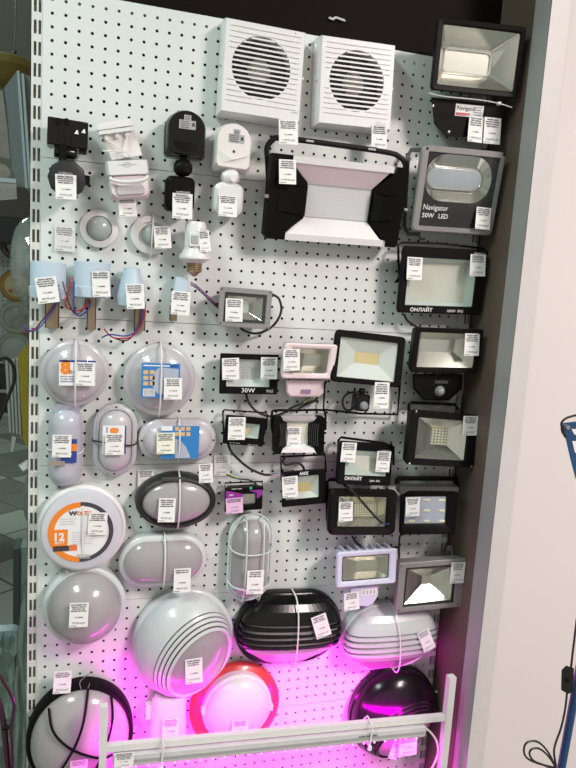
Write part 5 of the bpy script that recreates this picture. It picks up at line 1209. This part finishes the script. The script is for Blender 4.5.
P('right price tag on the mint reflector 100W floodlight', (470.6, 253.9), (486, 254.8), (469.3, 275.8), .066, '1 390.00', tape=True)
P('price tag on the small grey floodlight window', (226, 298.3), (243.3, 298.8), (225, 321.3), .065, '504.00')
P('left price tag on the 30W floodlight', (221.7, 358), (238.9, 358), (222.4, 379.5), .051, '478.00')
P('right price tag on the 30W floodlight', (260.8, 356.9), (277.3, 357.6), (260.8, 378.8), .051, '457.00')
P('price tag on the pinkish white floodlight', (283.4, 349), (299.8, 349), (283.4, 370.5), .091, '844.00')
P('price tag under the white reflector floodlight, beside its ball sensor', (374.7, 381.5), (389.4, 382.9), (373.5, 407.6), .082, '1 150.00', lines=5)
P('price tag on the grey reflector floodlight with sensor box', (465.2, 333), (479.8, 333.8), (463.8, 355.3), .091, '1 755.00')
P('price tag on the corner of the mirror reflector floodlight', (463.2, 415.5), (477.9, 416.4), (462.3, 435), .091, '930.00')
P('price tag on the small black floodlight below the 30W one', (228.4, 416.7), (245.4, 417.8), (228, 439), .056, '345.00')
P('price tag in the middle of the small winged floodlight', (286.4, 427), (301.6, 427), (285.5, 446.7), .064, '750.00')
P('price tag on the left of the floodlight with the tall square bracket', (281.6, 477), (297.2, 476), (282.7, 497.7), .062, '695.00')
P('pink price tag on the floodlight with the purple sticker', (225.6, 498.7), (242.6, 497.2), (226.3, 514), .052, '412.00', paper=mat('pink_tag_paper', (.80, .52, .74), .6), lines=3)
P('price tag in a clear pocket right of the blue label oval lamp', (214, 455.3), (230, 455.3), (214, 475.5), .006, '845.00', pocket=True)
P('price tag on the board just left of the clear pocket tag', (198.9, 464.4), (212.8, 463), (198.9, 483.3), .005, '752.00')
P('price tag on the board partly behind the black rimmed oval lamp', (137.8, 470), (154.4, 470), (137.8, 488), .005, '560.00', auto=False)
P('left price tag on the 50W floodlight', (342, 441.8), (356.7, 443.3), (340.5, 461.3), .071, '920.00')
P('right price tag on the 50W floodlight under a shiny tape', (377.4, 450.7), (391.1, 452), (375.2, 471), .071, '610.00', tape=True, lines=5)
P('price tag on the large rounded floodlight, left of the hanging cable', (339, 502.3), (353, 501.6), (338.3, 521.2), .091, '1 207.00', tape=True)
P('price tag on the nine LED floodlight', (406, 497.5), (420, 497.2), (405.3, 516.3), .086, '1 230.00')
P('price tag below the white floodlight coloured as lilac-lit', (343.6, 593.3), (358.9, 591.7), (344.4, 610.5), .08, '745.00')
P('price tag hanging on the right corner of the lowest grey floodlight', (452, 562.8), (465.8, 562), (449.2, 583.3), .092, '2 057.00')
P('price tag beside the orange 8', (75.9, 361.8), (95, 362.6), (75.3, 385), .068, '479.00')
P('price tag over the bright blue round label', (163.7, 377.4), (181.8, 378.5), (164.2, 398.8), .068, '467.00')
P('price tag on the film wrapped tall oval lamp', (52.5, 434.5), (71.6, 435), (52, 457), .055, '486.00')
P('price tag on the tall oval lamp with the black tie', (105.6, 433.9), (124.3, 433.5), (105.2, 455), .056, '473.00')
P('cream price tag on the wide oval lamp with blue label', (156.7, 432.7), (174.8, 432.7), (156.7, 453.7), .056, '430.00', paper=PAPERY)
P('price tag on the big round orange ring label', (88.7, 512.2), (107.6, 513), (87.8, 534.4), .054, '657.00')
P('price tag on the black rimmed oval lamp', (159, 497.8), (175.8, 498.6), (157.8, 521.4), .066, '745.00')
P('price tag on the lower edge of the grey rimmed oval lamp', (173.6, 568.3), (190.7, 568.3), (173.6, 592), .06, '485.00', lines=2)
P('price tag on the wire caged oval lamp', (247, 570), (263.8, 570.6), (246.5, 593.5), .068, '835.00', lines=3)
P('price tag on the round frosted bowl lamp', (69.6, 602.7), (88.7, 602.7), (69, 626.8), .082, '377.00')
P('price tag on the lens of the large hooded grey lamp', (185, 659.7), (202.2, 657.5), (185.6, 684), .098, '917.00', lines=3)
P('tilted price tag on the wide black ribbed lamp', (309.7, 617.2), (325.3, 614), (316.9, 637.5), .085, '632.00', lines=3)
P('tilted price tag on the wide pale ribbed lamp', (415, 632.6), (428.3, 629.9), (424.5, 650.4), .085, '604.00', lines=3)
P('price tag hanging above the caged lamp at bottom left', (54, 671), (71.8, 671), (53, 693), .03, '523.00', lines=3)
P('magenta lit price tag on the frosted jar lamp', (162.2, 718.4), (178.8, 718.4), (162.2, 739.4), .075, '690.00')
P('magenta lit price tag on the red ringed lamp', (231.6, 720), (248, 720), (231.6, 736), .088, '605.00')
P('magenta lit price tag at the bottom left, on the caged lamp', (70, 761), (87.6, 759.4), (70, 775), .10, '780.00')
P('price tag hanging under the left end of the light bar', (114.3, 752.8), (133.8, 752), (114.3, 768), .18, '1 150.00', lines=5, auto=False)
P('magenta price tag hanging under the right end of the light bar', (398.6, 736), (417, 734), (398.6, 756.6), .125, '905.00', auto=False)
P('tilted magenta price tag beside the one under the right end of the bar', (394, 741.5), (402, 744), (388, 757), .115, '540.00', lines=3, auto=False)

lightbar()
# ------------------------------------------------------------------ right: blue desk lamp stand with cord
def blue_lamp():
    D = .42
    m = mat('blue_painted_metal', (.006, .05, .14), .35, coat=.3)
    bl = bpy.data.objects.new('desk_lamp', None); COL.objects.link(bl); tag_(bl, 'blue metal desk lamp with black cable, cut by the right edge of the photo', 'lamp')
    O = at(566, 768, D); O.z -= .05; bl.location = O
    g = lambda px, py, d=D: at(px, py, d) - O
    outer = [(562, 423), (580, 421), (600, 424), (600, 436), (586, 452), (582, 478), (575.5, 479), (570, 458)]
    t = MB().loft([[g(*p, D) for p in outer], [g(*p, D - .006) for p in outer]]); t.build('arm_joint_plate', m, bl, sharp=20)
    MB().lathe([(.004, -.004), (.004, .004)], g(567, 427, D + .004), n=14).build('rivet', STEEL, bl)
    cw = PLAS
    for q in (((571.5, 429), (578, 429), (578, 436), (574, 434)), ((572.3, 441), (577, 441), (578, 452), (575, 453))):
        MB().loft([[g(*p, D + .0006) for p in q], [g(*p, D + .0002) for p in q]]).build('plate_cutout', mat('pale_cutout', (.72, .70, .68), .7), bl)
    MB().tube([g(*p) for p in ((562, 428, D + .01), (561.5, 423, D + .01), (565, 419, D + .01), (571, 416.5, D + .01), (578, 415, D + .01), (590, 414, D + .01))], .0022, n=8).build('cable', RUB, bl)
    MB().tube([g(*p) for p in ((562, 428, D + .01), (563, 432, D + .01), (566, 437, D + .008))], .003, n=8).build('cable', RUB, bl)
    a, b = g(583, 650, D), g(560, 775, D); MB().tube([a, b], .0085, n=14, sub=0).build('pole', m, bl)
    a, b = g(583, 650, D), g(594, 470, D); MB().tube([a, b], .0085, n=14, sub=0).build('pole', m, bl)
    MB().tube([g(*p) for p in ((577, 618, D + .02), (573, 650, D + .02), (571, 668, D + .02))], .0022, n=8).build('cable', RUB, bl)
    c = [[g(*p) for p in ((561.5, 670, d_), (566, 665.5, d_), (574, 668, d_), (573, 692, d_), (568, 694, d_), (561, 690, d_))] for d_ in (D + .014, D + .027)]
    sw = MB().loft(c).build('inline_switch', BLACKG, bl, sharp=30); MB().lathe([(.006, 0), (.005, .002), (.0001, .0022)], g(567, 680, D + .027), n=16).build('rocker', BLACK, sw)
    MB().tube([g(*p) for p in ((567, 693, D + .02), (565, 710, D + .02), (561, 728, D + .02), (556, 742, D + .02), (554, 752, D + .02), (556, 766, D + .02))], .0022, n=8).build('cable', RUB, bl)
    for pts in (((556, 768, D + .02), (548, 752, D + .02), (538, 742, D + .02), (528, 742, D + .02), (524, 748, D + .02), (526, 757, D + .02), (537, 763, D + .02), (556, 768, D + .02)), ((556, 768, D + .022), (549, 757, D + .022), (540, 749, D + .022), (532, 749, D + .022), (529.5, 754, D + .022), (534, 761, D + .022), (546, 766, D + .022), (558, 772, D + .022))):
        MB().tube([g(*p) for p in pts], .0021, n=8).build('coiled_cable', RUB, bl)
    MB().lathe([(.07, -O.z), (.07, -O.z + .012), (.012, -O.z + .02)], V((0, 0, 0)), (0, 0, 1), n=30).build('base', m, bl)
    MB().tube([g(560, 775), V((0, 0, -O.z + .015))], .0085, n=12, sub=0).build('pole', m, bl)
blue_lamp()
c = at(336, 18.5, -.002); MB().tube([at(329, 17.5, -.001), at(333, 19, .002), at(336, 17.5, -.001), at(342, 19.5, .002), at(345, 20.5, -.001)], .0026, n=6, flat=.0012).build('tape_scrap', mat('scrap_white', (.6, .6, .58), .4))
o = bpy.data.objects['tape_scrap']; tag_(o, 'small crumpled white scrap stuck on the dark panel above the fans', 'scrap')
o = MB().tube([at(516, -12, .04), at(521, -3, .04), at(533, 1, .05), at(541, -2, .05)], .008, n=8).build('pipe_bracket', mat('cream_bracket', (.62, .58, .50), .4)); tag_(o, 'cream bracket at the very top edge above the shaded grey reveal', 'bracket')

# ------------------------------------------------------------------ left: what shows past the upright
def left_side():
    # things at the rack's far side: y>0, seen between the frame edge and the upright
    g = lambda px, py, d: at(px, py, d)
    # mustard lampshade on a cord, 1.2 m behind
    D = -1.3; mus = mat('mustard_shade', (.22, .15, .03), .7)
    c = g(8, 66, D); o = bpy.data.objects.new('pendant_lamp', None); COL.objects.link(o); o.location = c; tag_(o, 'mustard yellow pendant shade hanging on a thin cord at the upper left', 'lamp')
    MB().lathe([(.012, .045), (.018, .035), (.060, .030), (.10, .012), (.105, -.012), (.075, -.045), (.04, -.072), (.0001, -.075)], (0, 0, 0), (0, .0, 1), n=40).build('shade', mus, o)
    k = g(15, 52, D) - c; MB().lathe([(.0001, -.008), (.007, -.004), (.007, .004), (.0001, .008)], k, (0, 0, 1), n=14).build('cord_ball', DGREY, o)
    MB().tube([k, g(16.5, -40, D) - c, V((k.x + .02, 0, 3.3 - c.z))], .0022, n=6, sub=0).build('cord', DGREY, o)
    MB().tube([k + V((.0, 0, 0)), V((k.x, 0, .03))], .0022, n=6, sub=0).build('cord', DGREY, o)
    # grey-blue folded plastic reflector panel
    D = -.45; gm = clear('smoky_film', tint=(.75, .85, .85), milky=.8, gl=.06, rough=.25, mcol=(.22, .27, .27), transl=.3)
    q = [(4, 88), (17, 71), (22, 73), (30, 76), (33, 80), (33, 190), (31, 192), (17, 182), (12, 170), (8, 120)]
    c = g(18, 130, D)
    o = MB().loft([[g(*p, D + (.02 if i in (1, 2) else 0)) - c for i, p in enumerate(q)], [g(*p, D - .03 + (.02 if i in (1, 2) else 0)) - c for i, p in enumerate(q)]]).build('wrapped_panel', gm, sharp=20); o.location = c; tag_(o, 'tall grey-blue plastic wrapped panel standing beside the left upright', 'wrapped panel')
    for a, b in (((18.5, 71), (27, 188)), ((23, 74), (30.5, 188))): MB().tube([g(*a, D + .02) - c, g(*b, D + .02) - c], .004, n=6, sub=0).build('fold_edge', mat('film_fold', (.40, .47, .47), .4), o)
    # packs with shells hanging at far left
    D = -.9
    for i, (q, lab, col) in enumerate(((((-6, 84), (3, 92), (7, 125), (10, 159), (-6, 156)), 'pale patterned glass shade at the left edge, upper', (.36, .33, .30)), (((-6, 162), (6, 165), (11, 172), (8, 178), (-6, 176)), 'rounded pale glass shade rim at the left edge', (.42, .38, .33)))):
        c = g(2, 130 + 40 * i, D); o = MB().loft([[g(*p, D) - c for p in q], [g(*p, D - .08) - c for p in q]]).build('glass_shade', mat('shade_tone_%d' % i, col, .35, noise=.2, nscale=20)); o.location = c; tag_(o, lab, 'lamp shade')
    c = g(8, 190, D + .05); o = bpy.data.objects.new('display_bag', None); COL.objects.link(o); o.location = c; tag_(o, 'clear bag of small shell coloured parts with a pale label strip at the left edge', 'bag')
    q = ((-8, 176), (16, 182), (17, 199), (-8, 201)); MB().loft([[g(*p, D + .05) - c for p in q], [g(*p, D + .01) - c for p in q]]).build('bag_film', clear('bag_film', milky=.35, gl=.15, mcol=(.55, .55, .5)), o)
    q = ((-8, 176.5), (16, 179), (16, 183), (-8, 181)); MB().loft([[g(*p, D + .056) - c for p in q], [g(*p, D + .054) - c for p in q]]).build('label_strip', mat('bag_label', (.55, .62, .66), .5), o)
    for px, py, r in ((2, 190, 5), (10, 192, 5.5), (-3, 196, 5)):
        R = (g(px + r, py, D) - g(px, py, D)).length; MB().lathe([(R, 0), (R * .7, .01), (R * .4, .004), (.0001, .01)], g(px, py, D + .03) - c, n=18, sz=.7).build('shell_part', mat('shell_tan', (.40, .33, .24), .4), o)
    # dark shelf behind, with pegboard wall beyond
    D = -2.4
    c = g(15, 225, D); o = MB().box(-.9, .5, 0, .29, -.13, .0).build('shelf_canopy', mat('black_canopy', (.006, .006, .006), .5)); o.location = V((c.x, c.y, g(15, 218, D).z)); tag_(o, 'black canopy board above the far display wall', 'canopy')
    z = g(15, 205, D).z; o = MB().box(-.9, .5, 0, .3, 0, .16).build('upper_shelf_board', mat('brown_grey_board', (.085, .075, .060), .6)); o.location = V((c.x, c.y, g(15, 218, D).z + .002)); tag_(o, 'brown-grey board above the black canopy in the far display', 'shelf board')
    D = -2.7; zt = g(10, 232, D).z; cb = at(10, 300, D); pb = MB(); 
    pb.box(-1.0, .5, 0, .02, 0, zt - .55 if zt > .6 else .5)
    def far_board():
        m = bpy.data.materials.new('far_pegboard'); m.use_nodes = True; nt = m.node_tree; b = nt.nodes['Principled BSDF']
        tc = nt.nodes.new('ShaderNodeTexCoord'); mp = nt.nodes.new('ShaderNodeMapping'); mp.inputs['Scale'].default_value = (40, 1, 40)
        fr_ = nt.nodes.new('ShaderNodeVectorMath'); fr_.operation = 'FRACTION'; sb = nt.nodes.new('ShaderNodeVectorMath'); sb.operation = 'SUBTRACT'; sb.inputs[1].default_value = (.5, 0, .5)
        ml = nt.nodes.new('ShaderNodeVectorMath'); ml.operation = 'MULTIPLY'; ml.inputs[1].default_value = (1, 0, 1)
        ln = nt.nodes.new('ShaderNodeVectorMath'); ln.operation = 'LENGTH'; gt = nt.nodes.new('ShaderNodeMath'); gt.operation = 'GREATER_THAN'; gt.inputs[1].default_value = .16
        mx = nt.nodes.new('ShaderNodeMix'); mx.data_type = 'RGBA'; mx.inputs[6].default_value = (.03, .03, .03, 1); mx.inputs[7].default_value = (.42, .46, .43, 1)
        for p_, q_ in ((tc.outputs['Object'], mp.inputs[0]), (mp.outputs[0], fr_.inputs[0]), (fr_.outputs[0], sb.inputs[0]), (sb.outputs[0], ml.inputs[0]), (ml.outputs[0], ln.inputs[0]), (ln.outputs['Value'], gt.inputs[0]), (gt.outputs[0], mx.inputs[0]), (mx.outputs[2], b.inputs['Base Color'])): nt.links.new(p_, q_)
        b.inputs['Roughness'].default_value = .5; return m
    zt = g(10, 225, D).z; zb = g(10, 405, D).z
    o = MB().box(-.9, .5, 0, .02, 0, zt - zb).build('far_pegboard', far_board()); o.location = V((g(10, 300, D).x, -D, zb)); tag_(o, 'white perforated panel of the display further back, seen past the left upright', 'display panel')
    def disc(px, py, r, d, cols, nm, lab, cat):
        c = g(px, py, d); R = (g(px + r, py, d) - c).length; o = bpy.data.objects.new(nm, None); COL.objects.link(o); o.location = c; tag_(o, lab, cat)
        MB().lathe([(R, -.02), (R, .0), (R * .9, .012), (R * .72, .012), (R * .70, .004), (.0001, .01)], n=40).build('rim', cols[0], o)
        MB().lathe([(R * .71, .006), (.0001, .014)], n=30).build('glass_face', cols[1], o); return o, R
    o, R = disc(16, 285.5, 17, -2.5, (mat('amber_rim', (.30, .17, .015), .4), mat('amber_face', (.50, .42, .22), .5)), 'wall_lamp', 'round amber ceiling lamp with red flowers on the far display', 'lamp')
    for dx, dz in ((-.02, -.03), (.01, -.035), (-.01, .03), (.0, .028)): MB().tube([V((dx * 1.3 + .008 * math.cos(a), -.018, dz + .007 * math.sin(a))) for a in np.linspace(0, 2 * PI, 10)], .0025, n=5, sub=0).build('red_flower', REDPR, o)
    disc(16, 317.5, 17.5, -2.5, (mat('patterned_rim', (.33, .36, .28), .5), mat('patterned_face', (.42, .46, .40), .5, noise=.25, nscale=30)), 'wall_lamp', 'round white patterned ceiling lamp below the amber one', 'lamp')
    disc(14, 349, 18, -2.5, (mat('pale_green_rim', (.30, .34, .27), .5), mat('pale_green_face', (.36, .42, .38), .4)), 'wall_lamp', 'round pale grey-green ceiling lamp behind the yellow packet', 'lamp')
    c = g(10, 250, -2.5); o = MB().tube([g(*p, -2.5) - c for p in ((3, 242), (4, 249), (8, 254), (14, 258))], .018, n=8).build('dark_arc_lamp', mat('dark_maroon', (.06, .02, .02), .4)); o.location = c; tag_(o, 'dark maroon curved lamp arm above the amber lamp', 'lamp')
    # clear acrylic dome shade on the rack's end, overlapping the upright
    c = g(45, 266, -.03); R = .060; o = bpy.data.objects.new('clear_dome_shade', None); COL.objects.link(o); o.location = V((-.036, .10, g(30, 262, -.1).z)); tag_(o, 'clear plastic dome shade bulging out behind the left upright', 'lamp shade')
    dc = clear('dome_clear', tint=(.86, .93, .91), milky=.22, gl=.10, rough=.04, mcol=(.55, .62, .60))
    MB().lathe([(.098, .0), (.096, .012), (.088, .026), (.070, .038), (.045, .045), (.0001, .048)], (0, 0, 0), (-1, 0, 0), n=48).build('dome', dc, o)
    # lamps on the other face of the rack end: white ribbed lamp with yellow band
    o = bpy.data.objects.new('ribbed_lamp', None); COL.objects.link(o); D = -.55; c = g(20, 395, D); o.location = c; tag_(o, 'grey ribbed lamp body with a broad yellow band in clear film, left of the upright', 'lamp')
    q = ((5, 362), (18, 356), (21, 358), (24, 440), (17, 437), (9, 432)); MB().loft([[g(*p, D) - c for p in q], [g(*p, D - .06) - c for p in q]]).build('ribbed_body', mat('grey_ribbed', (.30, .32, .29), .5), o, sharp=20)
    for i in range(4): MB().tube([g(7 + i * 3.4, 361 - i, D + .006) - c, g(10.5 + i * 3.4, 432 + i, D + .006) - c], .004, n=6, sub=0).build('rib', mat('grey_rib', (.38, .40, .37), .5), o)
    q = ((18, 355), (26, 345), (31, 340), (33, 342), (33, 447), (26, 446), (23, 440)); MB().loft([[g(*p, D + .01) - c for p in q], [g(*p, D - .05) - c for p in q]]).build('yellow_band', mat('yellow_band', (.36, .28, .01), .45, noise=.08), o, sharp=20)
    q = ((12, 436), (16, 437), (14.5, 446), (12.5, 452.5), (10.5, 451)); MB().loft([[g(*p, D + .01) - c for p in q], [g(*p, D + .004) - c for p in q]]).build('strap_end', mat('pale_strap', (.48, .52, .46), .5), o)
    # black cable loop of something hanging in front
    c = g(6, 390, -.35); o = MB().tube([g(*p, -.35) - c for p in ((-4, 362), (3, 358), (9, 360), (14, 368), (14.5, 380), (9, 395), (4, 408), (-2, 422))], .0045, n=8).build('hanging_cable', RUB); o.location = c; tag_(o, 'thick black cable looping down at the left edge', 'cable')
    # shelf with small items far
    D = -2.2; c = g(0, 390, D); o = bpy.data.objects.new('low_display_shelf', None); COL.objects.link(o); o.location = c; tag_(o, 'low dark shelf with boxes far behind at the left edge', 'shelf')
    MB().box(-.35, .045, 0, .3, -.12, .10).build('back_part', mat('dark_goods', (.02, .02, .02), .6), o); MB().box(-.35, .047, -.01, .3, -.012, .004).build('shelf_board', mat('pale_shelf', (.35, .38, .36), .5), o); MB().box(-.35, .048, -.01, .3, -.135, -.12).build('shelf_board', mat('pale_shelf', (.35, .38, .36), .5), o)
    MB().box(-.2, .0, -.02, .1, .01, .035).build('maroon_box', mat('maroon_box', (.20, .03, .03), .5), o)
    # grey disc lamp edge-on with tag, y~495
    o = bpy.data.objects.new('disc_lamp', None); COL.objects.link(o); o.location = V((-.036, .12, g(30, 497, -.12).z)); tag_(o, 'dark grey round lamp seen edge-on behind the left upright', 'lamp')
    MB().lathe([(.062, 0), (.060, .008), (.045, .017), (.02, .021), (.0001, .022)], (0, 0, 0), (-1, 0, 0), n=40).build('shell', mat('grey_shell', (.13, .15, .15), .35), o)
    P('small tilted price tag sticking out left of the upright', (19.5, 465), (27.5, 458.5), (22.5, 472.5), -.11, '78', lines=1)
    # metal cabinet edge and crumpled film below
    D = -.9; c = g(22, 600, D); po = bpy.data.objects.new('steel_cabinet', None); COL.objects.link(po); po.location = (c.x, c.y, 0); c = V(po.location); tag_(po, 'dark steel post with a pale side panel standing on the tiles beyond the rack', 'cabinet')
    x0, x1, zt = g(13, 600, D).x, g(19.5, 600, D).x, g(17, 549, D).z; MB().box(x0 - c.x, x1 - c.x, 0, .1, 0, zt).build('post', mat('dark_teal_steel', (.05, .07, .07), .4), po)
    MB().box(x1 - c.x + .001, x1 - c.x + .12, .01, .09, 0, zt).build('side_panel', mat('pale_steel', (.30, .36, .34), .3, metal=.3), po)
    film = clear('bag_sheet', tint=(.75, .86, .80), milky=.62, gl=.10, rough=.12, mcol=(.27, .34, .30), transl=.2)
    def crumple(nm, lab, q, D, n, seed, amp=.02):
        rnd = random.Random(seed); c = g(*q[0], D); mb = MB(); A, B, C_, E = [g(*p, D) - c for p in q]; grid = []
        for i in range(n + 1):
            row = []
            for j in range(n // 2 + 1):
                u, v = j / (n // 2), i / n; p = A * (1 - u) * (1 - v) + B * u * (1 - v) + C_ * u * v + E * (1 - u) * v
                row.append(p + V((0, rnd.uniform(-amp, amp), rnd.uniform(-.3, .3) * amp)))
            grid.append(row)
        for a, b in zip(grid[:-1], grid[1:]):
            for k in range(len(a) - 1): mb.quad(a[k], a[k + 1], b[k + 1]); mb.quad(a[k], b[k + 1], b[k])
        o = mb.build(nm, film, sharp=12); o.location = c; tag_(o, lab, 'plastic wrap'); return o
    crumple('plastic_wrap', 'tall sheet of greenish clear plastic hanging behind the left upright', ((22, 585), (34, 560), (34, 830), (4, 830)), -.16, 12, 3, .012)
    crumple('plastic_wrap', 'shiny crumpled clear plastic at the lower left corner', ((-10, 640), (12, 635), (33, 790), (-10, 790)), -.25, 14, 5, .03)
    D = -.6; c = g(4, 640, D); o = MB().loft([rr(.09, .10, .02, 0), rr(.08, .09, .02, -.03)]).build('pale_blue_box', mat('pale_blue_pack', (.30, .40, .42), .4)); o.location = c; tag_(o, 'pale blue packet resting among the plastic at lower left', 'packet')
    # maroon tripod in front, bottom left
    D = .05; c = g(8, 768, D); c.z -= .1; o = bpy.data.objects.new('tripod_stand', None); COL.objects.link(o); o.location = c; tag_(o, 'dark purple tubular stand with a bent leg at the bottom left corner', 'stand')
    pm = mat('dark_purple_paint', (.035, .006, .022), .3, coat=.3)
    MB().tube([g(*p, D) - c for p in ((-6, 690), (2, 715), (7, 760), (11, 830), (24, 1250))], .0065, n=10).build('leg', pm, o)
    MB().tube([g(*p, D + .01) - c for p in ((-5, 668), (4, 682), (13.5, 700), (13, 715), (11, 730), (12, 745), (13, 790), (16, 880))], .0035, n=8).build('brace', pm, o)
    MB().box(*[v for ax in zip(g(3, 729, D) - c, g(13, 725, D) - c) for v in (ax[0] - .001, ax[1] + .001)]).build('clamp', BLACK, o) if False else MB().tube([g(2, 728.5, D + .005) - c, g(13, 726.5, D + .005) - c], .0045, n=8, sub=0).build('clamp', BLACK, o)
left_side()

# ------------------------------------------------------------------ lights of the shop
def ceiling_lamp(x, y, w, l, col, strg, lab):
    o = bpy.data.objects.new('ceiling_light', None); COL.objects.link(o); o.location = (x, y, 3.28); tag_(o, lab, 'ceiling light', 'ceiling light panels')
    MB().box(-w / 2 - .02, w / 2 + .02, -l / 2 - .02, l / 2 + .02, -.02, .02).build('frame', WHITE, o)
    m = mat('panel_glow_' + lab.split()[0], (1, 1, 1), emit=col, estr=strg)
    MB().quad((-w / 2, -l / 2, -.022), (w / 2, -l / 2, -.022), (w / 2, l / 2, -.022), (-w / 2, l / 2, -.022)).build('diffuser', m, o)
K = .92
ceiling_lamp(2.1, -2.6, .6, 1.2, (1.0, .87, .86), 88 * K, 'warm white ceiling panel to the right in front of the rack')
ceiling_lamp(-1.1, -1.2, .6, 1.2, (.80, 1.0, .95), 26 * K, 'cool white ceiling panel to the left in front of the rack')
ceiling_lamp(-1.2, 3.0, .6, 1.2, (.80, 1.0, .92), 30 * K, 'greenish ceiling panel over the far aisle')
w = bpy.data.worlds.new('world'); SC.world = w; w.use_nodes = True
w.node_tree.nodes['Background'].inputs[0].default_value = (.95, .90, .85, 1); w.node_tree.nodes['Background'].inputs[1].default_value = .55
SC.view_settings.view_transform = 'Standard'; SC.view_settings.look = 'None'; SC.view_settings.gamma = 1; SC.view_settings.use_curve_mapping = False
SC.view_settings.exposure = 0.0
